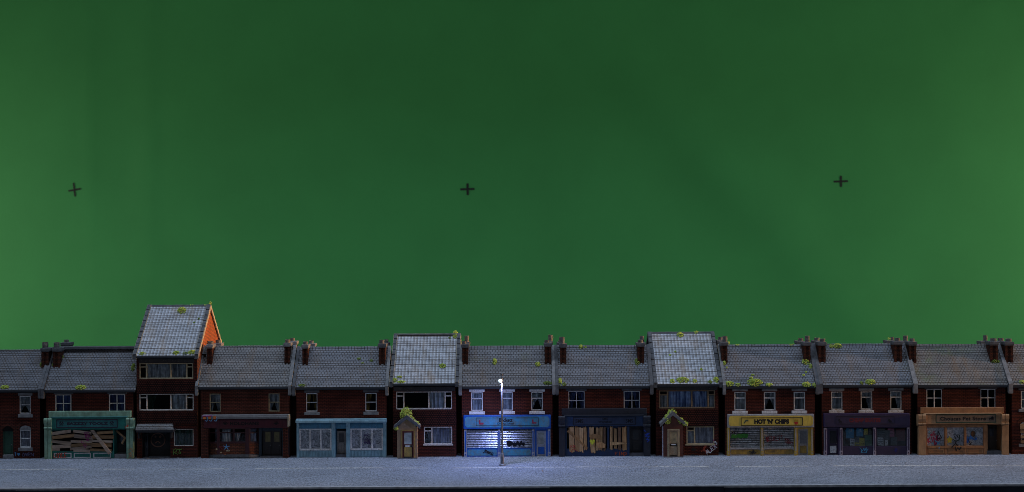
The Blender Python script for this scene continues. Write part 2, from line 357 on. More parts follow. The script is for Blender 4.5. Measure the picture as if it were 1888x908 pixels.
# ------------------------------------------------------------------ a building: photo measures -> its own space
class House:
    def __init__(s, name, label, cat, xc, by, ydepth=0.0):
        s.xc, s.by = xc, by
        s.root = bpy.data.objects.new(name, None); col.objects.link(s.root)
        s.root.empty_display_size = .2
        s.root.location = ((xc - 944 - TH * 300) * K, ydepth, 0)
        prop(s.root, label, cat, 'terrace of model shops and houses')
    def X(s, px, d=0.0): return ((px - 944) * (D + d) / D - (s.xc - 944)) * K
    def Z(s, py, d=0.0): return ((s.by - HOR) - (py - HOR) * (D + d) / D) * K
    def P(s, px, py, d=0.0): return (s.X(px, d), d * K, s.Z(py, d))
    def box(s, mb, x0, x1, y0, y1, d0, d1, mi=0):
        """x0..x1 across, y0 top, y1 bottom (None: on the ground), front face at d0, back at d1"""
        z1 = s.Z(y0, d0); z0 = 0.0 if y1 is None else s.Z(y1, d0)
        mb.box(s.X(x0, d0), s.X(x1, d0), z0, z1, d0 * K, d1 * K, mi)
    def part(s, name, mat, boxes, parent=None, bevel=0.0, label=None):
        mb = MB()
        for b in boxes: s.box(mb, *b)
        o = mb.build(name, mat, parent or s.root, bevel=bevel)
        if label: o['label'] = label
        return o
    def prism_x(s, mb, x0, x1, pts, dref, mi=0):
        """closed outline (py, d) seen from the side, extruded across"""
        a = [(s.X(x0, dref), d * K, (0.0 if py is None else s.Z(py, d))) for py, d in pts]
        b = [(s.X(x1, dref), p[1], p[2]) for p in a]
        n = len(pts)
        for i in range(n):
            j = (i + 1) % n
            mb.face([a[i], b[i], b[j], a[j]], None, mi)
        mb.face(a[::-1], None, mi); mb.face(b, None, mi)
    def quadbar(s, mb, pts, d0, d1, mi=0):
        """convex/any outline in photo px facing the street, from depth d0 to d1"""
        f = [s.P(x, y, d0) for x, y in pts]; b = [(p[0], d1 * K, p[2]) for p in f]; n = len(pts)
        mb.face(f, None, mi)
        for i in range(n):
            j = (i + 1) % n
            mb.face([f[j], f[i], b[i], b[j]], None, mi)
        mb.face(b[::-1], None, mi)
    def stroke(s, mb, pts, w, d, mi=0, th=.35):
        for (x0, y0), (x1, y1) in zip(pts, pts[1:]):
            L = math.hypot(x1 - x0, y1 - y0) or 1e-6
            ux, uy = (x1 - x0) / L, (y1 - y0) / L; nx, ny = -uy * w / 2, ux * w / 2
            e = w * .3
            q = [(x0 - ux * e + nx, y0 - uy * e + ny), (x1 + ux * e + nx, y1 + uy * e + ny), (x1 + ux * e - nx, y1 + uy * e - ny), (x0 - ux * e - nx, y0 - uy * e - ny)]
            dd = d - R.uniform(0, .2)
            s.quadbar(mb, q, dd - th, d, mi)
    def scrawl(s, mb, txt, x, y, cw, ch, w, d, ang=0.0, gap=.3, mi=0, jit=.08):
        """hand-drawn letters, baseline start x, y (photo px)"""
        ca, sa = math.cos(ang), math.sin(ang); cx = 0.0
        for chx in txt:
            if chx == ' ': cx += cw * .6; continue
            for st in STROKE[chx]:
                pts = []
                for a, b in st:
                    lx, ly = cx + (a + R.uniform(-jit, jit)) * cw, (b + R.uniform(-jit, jit)) * ch
                    pts.append((x + lx * ca - ly * sa, y - (lx * sa + ly * ca)))
                s.stroke(mb, pts, w * R.uniform(.8, 1.2), d, mi)
            cx += cw * (1 + gap)
    def lettering(s, mb, body, x0, x1, y0, y1, d, bold=.02, shear=0.0, space=1.0, mi=0, worn=0.0):
        vs, fs = text_tris(body, bold, shear, space)
        pts = [s.P(x0 + a * (x1 - x0), y1 + b * (y0 - y1), d) for a, b in vs]
        for f in fs: mb.face([pts[k] for k in f], None, mi)
    # ---- shell
    def wall(s, x0, x1, y_top, depth, holes, mat, gable=None, side_mat=None, name='wall', thick=4.0):
        mb = MB(); th = thick
        xs = sorted({x0, x1, *[h[0] for h in holes], *[h[1] for h in holes]})
        big = 9999
        ys = sorted({y_top, big, *[h[2] for h in holes], *[h[3] if h[3] is not None else big for h in holes]})
        zz = lambda y: 0.0 if y == big else s.Z(y)
        inside = lambda x, y: any(h[0] <= x <= h[1] and h[2] <= y <= (big if h[3] is None else h[3]) for h in holes)
        for a, b in zip(xs, xs[1:]):
            for c, e in zip(ys, ys[1:]):
                if inside((a + b) / 2, (c + e) / 2): continue
                X0, X1, Z1, Z0 = s.X(a), s.X(b), zz(c), zz(e)
                mb.face([(X0, 0, Z0), (X1, 0, Z0), (X1, 0, Z1), (X0, 0, Z1)])
        for h in holes:
            X0, X1, Z1, Z0 = s.X(h[0]), s.X(h[1]), zz(h[2]), zz(big if h[3] is None else h[3]); t = th * K
            mb.face([(X0, 0, Z0), (X0, 0, Z1), (X0, t, Z1), (X0, t, Z0)]); mb.face([(X1, 0, Z1), (X1, 0, Z0), (X1, t, Z0), (X1, t, Z1)])
            mb.face([(X0, 0, Z1), (X1, 0, Z1), (X1, t, Z1), (X0, t, Z1)])
            if h[3] is not None: mb.face([(X1, 0, Z0), (X0, 0, Z0), (X0, t, Z0), (X1, t, Z0)])
        X0, X1, Z1, Y = s.X(x0), s.X(x1), s.Z(y_top), depth * K
        for xx, sgn in ((X0, -1), (X1, 1)):
            pts = [(xx, Y, 0), (xx, 0, 0), (xx, 0, Z1), (xx, Y, Z1)]
            if gable is not None: pts = [(xx, Y, 0), (xx, 0, 0), (xx, 0, Z1), (xx, Y / 2, gable), (xx, Y, Z1)]
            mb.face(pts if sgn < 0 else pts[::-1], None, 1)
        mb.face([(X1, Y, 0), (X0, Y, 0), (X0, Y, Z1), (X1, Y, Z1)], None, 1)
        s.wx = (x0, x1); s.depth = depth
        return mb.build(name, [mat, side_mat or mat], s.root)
    def slope(s, t, lift=0.0):
        """point (d, z) a fraction t up the front roof slope"""
        d0, z0, d1, z1 = s.rf
        d = d0 + (d1 - d0) * t; z = z0 + (z1 - z0) * t
        L = math.hypot((d1 - d0) * K, z1 - z0); n = (-(z1 - z0) / L, (d1 - d0) * K / L)
        return d + n[0] * lift / 1.0, z + n[1] * lift * K
    def slope_at(s, py):
        lo, hi = 0.0, 1.0
        for _ in range(30):
            m = (lo + hi) / 2; d, z = s.slope(m)
            y = HOR + ((s.by - HOR) - z / K) * D / (D + d)
            if y > py: lo = m
            else: hi = m
        return lo
    def roof(s, xl, xr, y_eave, y_ridge, half, mat, rows, over=5.0, tiles=None, ridge_mat=None, gut=True, ridge_px=2.0):
        d0 = -over; d1 = half
        s.rf = (d0, s.Z(y_eave, d0), d1, s.Z(y_ridge, d1))
        L = math.hypot((d1 - d0) * K, s.rf[3] - s.rf[1]) / K; s.rL = L
        X0, X1 = s.X(xl, 0), s.X(xr, 0); s.rx = (X0, X1)
        mb = MB(); hh = L / rows
        def pt(x, t, lift, back=False):
            d, z = s.slope(t, lift)
            if back: d = 2 * d1 - d
            return (x, d * K, z)
        for back in (False, True):
            for i in range(rows):
                t0, t1 = i / rows, (i + 1) / rows
                nseg = 14 if not back else 1
                lift = .55
                for k in range(nseg):
                    xa, xb = X0 + (X1 - X0) * k / nseg, X0 + (X1 - X0) * (k + 1) / nseg
                    wob = [0 if back else (mnoise.noise((x * 3 + s.xc, i * .7, 0)) * .35) for x in (xa, xb)]
                    q = [pt(xa, t0, lift + wob[0], back), pt(xb, t0, lift + wob[1], back), pt(xb, t1, .15, back), pt(xa, t1, .15, back)]
                    u = [(xa / K, i * hh), (xb / K, i * hh), (xb / K, (i + 1) * hh), (xa / K, (i + 1) * hh)]
                    r = [pt(xa, t0, -.6, back), pt(xb, t0, -.6, back), q[1], q[0]]
                    if back: q, u, r = q[::-1], u[::-1], r[::-1]
                    mb.face(q, u); mb.face(r)
        # under side and ends close the slab
        for back in (False, True):
            q = [pt(X0, 0, -2.2, back), pt(X0, 1, -2.2, back), pt(X1, 1, -2.2, back), pt(X1, 0, -2.2, back)]
            mb.face(q if not back else q[::-1])
            for xx in (X0, X1):
                mb.face([pt(xx, 0, -2.2, back), pt(xx, 0, 0.4, back), pt(xx, 1, 0.2, back), pt(xx, 1, -2.2, back)])
            mb.face([pt(X0, 0, -2.2, back), pt(X1, 0, -2.2, back), pt(X1, 0, 0, back), pt(X0, 0, 0, back)])
        if tiles:                                   # raised rolls of interlocking tiles
            n = max(1, int(round((X1 - X0) / K / tiles)))
            for k in range(n + 1):
                x = X0 + (X1 - X0) * (k + .12) / (n + .24); w = .75 * K
                for i in range(rows):
                    a, b = i / rows, (i + 1) / rows
                    p = [pt(x - w, a, 1.0), pt(x + w, a, 1.0), pt(x + w, b, .3), pt(x - w, b, .3)]
                    q = [pt(x - w * .5, a, 1.75), pt(x + w * .5, a, 1.75), pt(x + w * .5, b, 1.05), pt(x - w * .5, b, 1.05)]
                    u = [(x / K, i * hh), (x / K + 1, i * hh), (x / K + 1, i * hh + hh * .8), (x / K, i * hh + hh * .8)]
                    mb.face(q, u); mb.face([p[0], q[0], q[3], p[3]], u); mb.face([q[1], p[1], p[2], q[2]], u); mb.face([p[0], p[1], q[1], q[0]])
        s.roof_o = mb.build('roof', mat, s.root)
        mb = MB(); dz = s.rf[3]; w = 3.0
        y0 = d1 * K; r = ridge_px * K
        pr = [(-w * K, -r * .9), (-w * .55 * K, r * .6), (0, r), (w * .55 * K, r * .6), (w * K, -r * .9)]
        nr = max(4, int((X1 - X0) / K / 15))
        for k in range(nr):
            xa, xb = X0 + (X1 - X0) * k / nr, X0 + (X1 - X0) * (k + 1) / nr - .3 * K
            sc_ = 1 + R.uniform(-.12, .12)
            A = [(xa, y0 + a, dz + b * sc_) for a, b in pr]; B = [(xb, p[1], p[2]) for p in A]
            for i in range(4): mb.face([A[i], B[i], B[i + 1], A[i + 1]])
            mb.face(A[::-1]); mb.face(B)
        mb.build('ridge_tiles', ridge_mat or mat, s.roof_o)
        if gut:
            mb = MB(); z = s.rf[1]
            mb.box(X0 + .5 * K, X1 - .5 * K, z - 4.4 * K, z - .6 * K, (d0 - 1.6) * K, (d0 + 1.8) * K)
            mb.build('gutter', gutter_m, s.root, bevel=.006)
    def parapet(s, xe, w, mat, edge=None, drop=14.0, name='parapet'):
        """sloped coping bar along a roof edge; xe is its left px at the eaves"""
        mb = MB(); x0, x1 = s.X(xe), s.X(xe + w); d0, z0, d1, z1 = s.rf
        ov = 4.0
        for back in (False, True):
            f = lambda d: (2 * d1 - d) if back else d
            a = [(d0 - ov, z0 - 2 * K), (d1, z1 - 2 * K), (d1, z1 + 3.2 * K), (d0 - ov, z0 + 3.0 * K)]
            p = [(x0, f(d) * K, z) for d, z in a]; q = [(x1, y, z) for _, y, z in p]
            for i in range(4):
                j = (i + 1) % 4; mb.face([p[i], p[j], q[j], q[i]] if back else [p[i], q[i], q[j], p[j]], None, 0)
            mb.face(p if back else p[::-1], None, 1); mb.face(q[::-1] if back else q, None, 1)  # side faces; a tan edge colour puts warm light into them
        mb.box(x0, x1, z0 - drop * K, z0 + 2.6 * K, (d0 - ov - .6) * K, (d0 + 6) * K, 0)
        mb.box(x0 + .6 * K, x1 - .6 * K, z0 - (drop + 1.6) * K, z0 - drop * K, (d0 - ov + 1) * K, (d0 + 6) * K, 0)
        return mb.build(name, [mat, edge or mat], s.root)
    def party_wall(s, xa, xb, d=22.0):
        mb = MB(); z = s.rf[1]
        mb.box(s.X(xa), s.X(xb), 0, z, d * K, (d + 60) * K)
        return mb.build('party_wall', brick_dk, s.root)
    def verge(s, xe, w, mat, face_mat, n=8):
        """verge tiles and barge boards along a gable edge"""
        mb = MB(); x0, x1 = s.X(xe), s.X(xe + w); d0, z0, d1, z1 = s.rf
        for back in (False, True):
            f = lambda d: (2 * d1 - d) if back else d
            for k in range(n):
                ta, tb = k / n, (k + 1) / n
                la, lb = 4.6, 3.2
                pa, pb = s.slope(ta, la), s.slope(tb, lb); qa, qb = s.slope(ta, 1.2), s.slope(tb, 1.2)
                A = [(x0, f(d) * K, z) for d, z in (qa, pa, pb, qb)]; B = [(x1, y, z) for _, y, z in A]
                for i in range(4):
                    j = (i + 1) % 4; mb.face([A[i], B[i], B[j], A[j]])
                mb.face(A); mb.face(B[::-1])
            a = [(d0 - 1, z0 - 5.5 * K), (d1, z1 - 6 * K), (d1, z1 + 2.2 * K), (d0 - 1, z0 + 2.2 * K)]
            for xx, sg in ((x0 - 1.0 * K, 1), (x1 - 1.4 * K, 1)):
                p = [(xx, f(d) * K, z) for d, z in a]; q = [(xx + 2.4 * K, y, z) for _, y, z in p]
                for i in range(4):
                    j = (i + 1) % 4; mb.face([p[i], q[i], q[j], p[j]], None, 1)
                mb.face(p[::-1], None, 1); mb.face(q, None, 1)
        mb.box(x0, x1, z0 - 6 * K, z0 + 2.5 * K, (d0 - 2.2) * K, (d0 + 3) * K, 0)
        return mb.build('verge', [mat, face_mat], s.root)
    # ---- chimney: stack, cap and pot seen in the photo
    def chimney(s, x0, x1, y_top, y_base, pots, cap=1.8, d0=30.0, dd=22.0, rib=True, pm=None, cap_h=5.5, lean=0.0, cm=None):
        """stack x0..x1, y_top where the cap sits, y_base where it meets the slope; pots: list of (xc, width, height, depth_frac)"""
        d1 = d0 + dd; mb = MB()
        zt = s.Z(y_top, d0); zb = s.Z(y_base, d0) - 14 * K
        X0, X1 = s.X(x0, d0), s.X(x1, d0)
        mb.box(X0, X1, zb, zt, d0 * K, d1 * K)
        if rib:
            w = X1 - X0
            mb.box(X0, X0 + w * .30, zb, zt, (d0 - 1.3) * K, (d0 - .02) * K); mb.box(X1 - w * .30, X1, zb, zt, (d0 - 1.3) * K, (d0 - .02) * K)
        o = mb.build('chimney', brick_ch, s.root)
        mb = MB(); c = cap * K
        mb.box(X0 - c, X1 + c, zt + .02 * K, zt + cap_h * K, (d0 - cap - .5) * K, (d1 + cap) * K)
        mb.box(X0 - c * .5, X1 + c * .5, zt - 1.6 * K, zt, (d0 - cap * .6 - .9) * K, (d1 + cap * .5) * K)
        mb.build('chimney_cap', cm or stone_dk, o, bevel=.005)
        for xc, w, h, fr in pots:
            mb = MB(); r = w / 2 * K; d = d0 + dd * fr
            nring = max(2, int(h / 2.6)); pr = [(0, 0), (r * .96, 0)]
            for k in range(nring):
                a, b = h * K * k / nring, h * K * (k + 1) / nring
                pr += [(r * .98, a + .1 * K), (r * .98, b - .55 * K), (r * .86, b - .35 * K), (r * .86, b - .1 * K)]
            pr += [(r, h * K - .1 * K), (r, h * K), (r * .7, h * K), (r * .7, h * K - 2 * K), (0, h * K - 2 * K)]
            mb.lathe((s.X(xc, d), d * K, zt + cap_h * K - .05 * K), pr, 16)
            p = mb.build('chimney_pot', pm or pot_m, o)
        return o
    # ---- window: frame with glazing bars, pane and curtain behind it
    def window(s, x0, x1, y0, y1, vb=(), hb=(), fw=2.0, bw=1.6, mat=None, d=1.0, lintel=None, sill=None, curt=(), lm=None, sm=None, pane=None, name='window', dfr=3.0, arch=None):
        mat = mat or white_w
        B = [(x0, x0 + fw, y0, y1, d, d + dfr), (x1 - fw, x1, y0, y1, d, d + dfr), (x0 + fw, x1 - fw, y0, y0 + fw, d + .1, d + dfr), (x0 + fw, x1 - fw, y1 - fw * 1.1, y1, d - .5, d + dfr)]
        for v in vb:
            v = v if isinstance(v, tuple) else (v, y0 + fw, y1 - fw)
            B.append((v[0] - bw / 2, v[0] + bw / 2, v[1], v[2], d + .25, d + dfr - .2))
        for h in hb:
            h = h if isinstance(h, tuple) else (h, x0 + fw, x1 - fw)
            B.append((h[1], h[2], h[0] - bw / 2, h[0] + bw / 2, d + .4, d + dfr - .3))
        o = s.part(name, mat, B, bevel=.003)
        if pane is not False:
            mb = MB(); dp = d + dfr - .9
            q = [s.P(x0 + .5, y1 - .5, dp), s.P(x1 - .5, y1 - .5, dp), s.P(x1 - .5, y0 + .5, dp), s.P(x0 + .5, y0 + .5, dp)]
            mb.hexa(q + [(a, b + .2 * K, c) for a, b, c in q]); mb.build('pane', pane or glass, o)
        if lintel: s.part('lintel', lm or mat, [(*lintel, -1.6, 1.0)], o, bevel=.004)
        if sill: s.part('sill', sm or mat, [(*sill, -3.0, 1.0)], o, bevel=.004)
        for c in curt: s.curtain(o, *c, d=d + dfr + 1.5)
        return o
    def curtain(s, par, style, mat, x0, x1, y0, y1, d=6.0):
        mb = MB(); n = max(6, int((x1 - x0) * 1.1)); ph = R.uniform(0, 9)
        def sheet(fa, fb):
            nv = 6
            for i in range(n):
                for j in range(nv):
                    Q = []
                    for a, b in ((i, j + 1), (i + 1, j + 1), (i + 1, j), (i, j)):
                        u, v = a / n, b / nv
                        xa, xb = fa(v), fb(v); x = xa + (xb - xa) * u
                        dd = d + .9 * math.sin(u * n * .95 + ph) + .5 * math.sin(u * n * .41 + v * 2)
                        Q.append(s.P(x, y0 + (y1 - y0) * v, dd))
                    mb.face(Q)
        W = x1 - x0
        if style == 'full': sheet(lambda v: x0, lambda v: x1)
        elif style == 'pair':
            sheet(lambda v: x0, lambda v: x0 + W * (.46 - .26 * v)); sheet(lambda v: x1 - W * (.46 - .26 * v), lambda v: x1)
        elif style == 'tied':
            sheet(lambda v: x0, lambda v: x0 + W * (.54 - .50 * v ** .8)); sheet(lambda v: x1 - W * (.54 - .50 * v ** .8), lambda v: x1)
        elif style == 'left': sheet(lambda v: x0, lambda v: x0 + W * (.62 - .3 * v))
        elif style == 'right': sheet(lambda v: x1 - W * (.62 - .3 * v), lambda v: x1)
        mb.build('curtain', mat, par, smooth=True)
    def console(s, mb, x0, x1, y0, y1, df, db, mi=0):
        """carved bracket at the head of a pilaster: two scrolled lobes over a roll"""
        H = y1 - y0; mid = (x0 + x1) / 2
        for a, b in ((x0, mid - .4), (mid + .4, x1)):
            pts = [(y0, db)]
            for k in range(7):
                t = math.pi * .5 * k / 6; pts.append((y0 + H * .2 * (1 - math.cos(t)), df + 2.5 * (1 - math.sin(t))))
            pts += [(y0 + H * .42, df + .2), (y0 + H * .62, df + 2.2), (y0 + H * .74, df + 3.0)]
            for k in range(7):
                t = math.pi * k / 6; pts.append((y0 + H * (.76 + .11 * (1 - math.cos(t))), df + 3.0 - 2.4 * math.sin(t)))
            pts += [(y1, db)]
            s.prism_x(mb, a, b, pts, df, mi)
    def frame_line(s, mb, x0, x1, y0, y1, w, d, mi=0, cut=0.0, th=.5):
        """a painted or applied rectangular border; cut chamfers its corners"""
        c = cut
        P = [(x0 + c, y0), (x1 - c, y0), (x1, y0 + c), (x1, y1 - c), (x1 - c, y1), (x0 + c, y1), (x0, y1 - c), (x0, y0 + c)] if c else [(x0, y0), (x1, y0), (x1, y1), (x0, y1)]
        for i in range(len(P)):
            s.stroke(mb, [P[i], P[(i + 1) % len(P)]], w, d, mi, th)
    def shutter(s, x0, x1, y0, y1, n, mat, d=1.0, handle=None):
        mb = MB(); h = (y1 - y0) / n
        for k in range(n):
            a = y0 + k * h; pts = [(a, d + 1.1), (a + h * .06, d + .3), (a + h * .32, d - .35), (a + h * .60, d - .78), (a + h * .74, d - .1), (a + h * .80, d + 1.1), (a + h, d + 1.1)]
            q = [(s.Z(y, d), dd * K) for y, dd in pts]; X0, X1 = s.X(x0, d), s.X(x1, d)
            for i, ((z0, e0), (z1, e1)) in enumerate(zip(q, q[1:])): mb.face([(X0, e1, z1), (X1, e1, z1), (X1, e0, z0), (X0, e0, z0)], None, 1 if i == 5 else 0)
        s.box(mb, x0, x1, y0, y1, d + 1.2, d + 2.2)
        o = mb.build('roller_shutter', [mat, black_m], s.root)  # black strips put the shade between slats into the colour
        if handle: s.part('handle', stone, [(*handle, d - 1.6, d - .6)], o, bevel=.004)
        return o
    def door(s, x0, x1, y0, y1, fm, dm=None, glassbox=None, panel=None, d=2.0, gm=None, pm=None, fw=2.0, name='door', par=None, slot=None):
        B = [(x0, x0 + fw, y0, y1, d, d + 3, 0), (x1 - fw, x1, y0, y1, d, d + 3, 0), (x0 + fw, x1 - fw, y0, y0 + fw, d + .1, d + 3, 0)]
        B.append((x0 + fw, x1 - fw, y0 + fw, y1, d + 1.6, d + 3.2, 1))
        o = s.part(name, [fm, dm or fm], B, par)
        if glassbox:
            a, b, c, e = glassbox
            s.part('door_glass', gm or glass, [(a, b, c, e, d + 1.1, d + 1.58)], o)
            s.part('door_glass_frame', fm, [(a - 1, a, c - 1, e + 1, d + .6, d + 1.55), (b, b + 1, c - 1, e + 1, d + .6, d + 1.55), (a, b, c - 1, c, d + .6, d + 1.55), (a, b, e, e + 1, d + .6, d + 1.55)], o)
        if panel: s.part('door_panel', pm or dm or fm, [(*panel, d + .7, d + 1.55)], o, bevel=.004)
        if slot: s.part('letterbox', white_g, [(*slot, d + .5, d + 1.5)], o)
        kx = x1 - fw - 1.6; ky = y0 + (y1 - y0) * .55
        s.part('handle', stone, [(kx, kx + 1.1, ky, ky + 1.6, d + .3, d + 1.55)], o)
        return o
    def blob(s, mb, cx, cy, rx, ry, d, mi=0, n=12, jag=.3):
        pts = []
        for k in range(n):
            a = 2 * math.pi * k / n; f = 1 + R.uniform(-jag, jag)
            pts.append((cx + math.cos(a) * rx * f, cy - math.sin(a) * ry * f))
        s.quadbar(mb, pts[::-1], d - .3 - R.uniform(0, .2), d, mi)
# ------------------------------------------------------------------ roofs and shop paints
def slate(seed, moss=0.0, warm=0.0, dark=1.0):
    a = (.198 * dark + .03 * warm, .200 * dark + .012 * warm, .225 * dark - .02 * warm); b = tuple(x * .92 for x in a)
    return M_roof('slate_roof_%d' % seed, a, b, (.062, .053, .048), 6.1, 5.0, .5, .62, seed=seed, moss=moss, stain_amt=.30 + .25 * warm)
def ptile(seed):
    return M_roof('interlocking_tile_%d' % seed, (.50, .505, .545), (.48, .485, .525), (.17, .15, .135), 6.25, 6.6, 0.0, .6, (.29, .20, .12), .6, seed=seed, streak=.34, double=1.8)
HALF, DEEP = 57.0, 106.0
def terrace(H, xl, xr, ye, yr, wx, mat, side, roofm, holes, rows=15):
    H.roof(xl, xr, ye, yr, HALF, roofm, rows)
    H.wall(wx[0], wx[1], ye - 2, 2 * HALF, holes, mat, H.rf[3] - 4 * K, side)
def semi(H, xl, xr, ye, yr, wx, mat, side, roofm, holes, rows=13):
    H.roof(xl, xr, ye, yr, DEEP, roofm, rows, over=4, ridge_mat=stone_dk)
    H.wall(wx[0], wx[1], ye - 1, 2 * DEEP, holes, mat, H.rf[3] - 4 * K, side)
def arch_ring(H, cx, y, r, w, mat, d=-.5):
    mb = MB(); n = 11
    for k in range(n):
        a, b = math.pi * k / n, math.pi * (k + .9) / n
        H.quadbar(mb, [(cx + math.cos(t) * q, y - math.sin(t) * q * .9) for q, t in ((r, a), (r + w, a), (r + w, b), (r, b))], d, 1)
    return mb.build('brick_arch', mat, H.root)

# ---- 1 brick end house ---------------------------------------------------------
def house_end():
    H = House('terraced_house', 'red brick house at the left edge with an arched dark green door', 'house', -10, 842.5)
    terrace(H, -97, 74, 716.3, 643.5, (-95, 73.5), brick_a, brick_dk, slate(1, dark=.8),
            [(36, 56.5, 727, 760), (36.5, 56.5, 783.5, 823), (4.5, 24.5, 783, None)])
    H.parapet(73, 5.0, stone_dk); H.party_wall(73.7, 85)
    H.window(35.5, 57, 727, 760.6, hb=[743.5], lintel=(33, 59.5, 721.3, 726.5), sill=(33, 59.5, 760.8, 767), mat=white_g, lm=stone, sm=stone, curt=[('full', net_d, 37, 56, 728, 744), ('tied', net_c, 37, 56, 744, 760)])
    o = H.window(36, 57, 789.5, 823, hb=[805.6], sill=(33, 59.5, 823, 828.8), mat=white_g, sm=stone, curt=[('full', lace_c, 37, 56, 790, 823)])
    mb = MB(); H.quadbar(mb, [(36, 789.5), (57, 789.5)] + [(46.5 + 10.5 * math.cos(t), 789.5 - 7.5 * math.sin(t)) for t in [math.pi * k / 10 for k in range(1, 10)]], -.9, 3)
    mb.build('lintel', stone, o)
    arch_ring(H, 46.5, 789, 11.5, 6, brick_c); arch_ring(H, 14.5, 793, 11, 6, brick_c)
    dg = M_paint('dark_green_door', (.022, .07, .045), (.05, .05, .04), .3, .5, .3, None, 21)
    d = H.door(5, 24, 792, 836, dg, d=2.6, panel=(9, 20, 818, 832))
    mb = MB(); H.quadbar(mb, [(4.5, 792.5), (24.5, 792.5)] + [(14.5 + 10 * math.cos(t), 792.5 - 9 * math.sin(t)) for t in [math.pi * k / 10 for k in range(1, 10)]], 2.5, 5)
    mb.build('fanlight', dark_m, d)
    H.part('door_surround', brick_a, [(3.5, 5, 783, None, .4, 5), (24, 25.5, 783, None, .4, 5)])
    H.part('doorstep', stone, [(4.6, 24, 836, None, -3, 5)], bevel=.005)
    mb = MB(); bl = M_plain('blue_spray', (.06, .22, .42)); bd = M_plain('dim_blue_spray', (.09, .10, .20))
    H.stroke(mb, [(27.8, 831.5), (27.8, 837.5)], 1.2, -.4); H.stroke(mb, [(26.8, 831.5), (29, 831.5)], .8, -.4)
    H.quadbar(mb, [(34, 838), (31.2, 834.5), (32, 832.2), (34, 833.4), (36, 832.2), (36.8, 834.5)], -.9, -.4)
    H.scrawl(mb, 'OWEN', 41, 838, 4.2, 5.6, .8, -.4, gap=.28, mi=1)
    mb.build('graffiti', [bl, bd], H.root)
    H.chimney(77, 90.5, 644.5, 673, [(84, 11.5, 10.5, .35)], cm=stone_dk)
    return H
h_end = house_end()

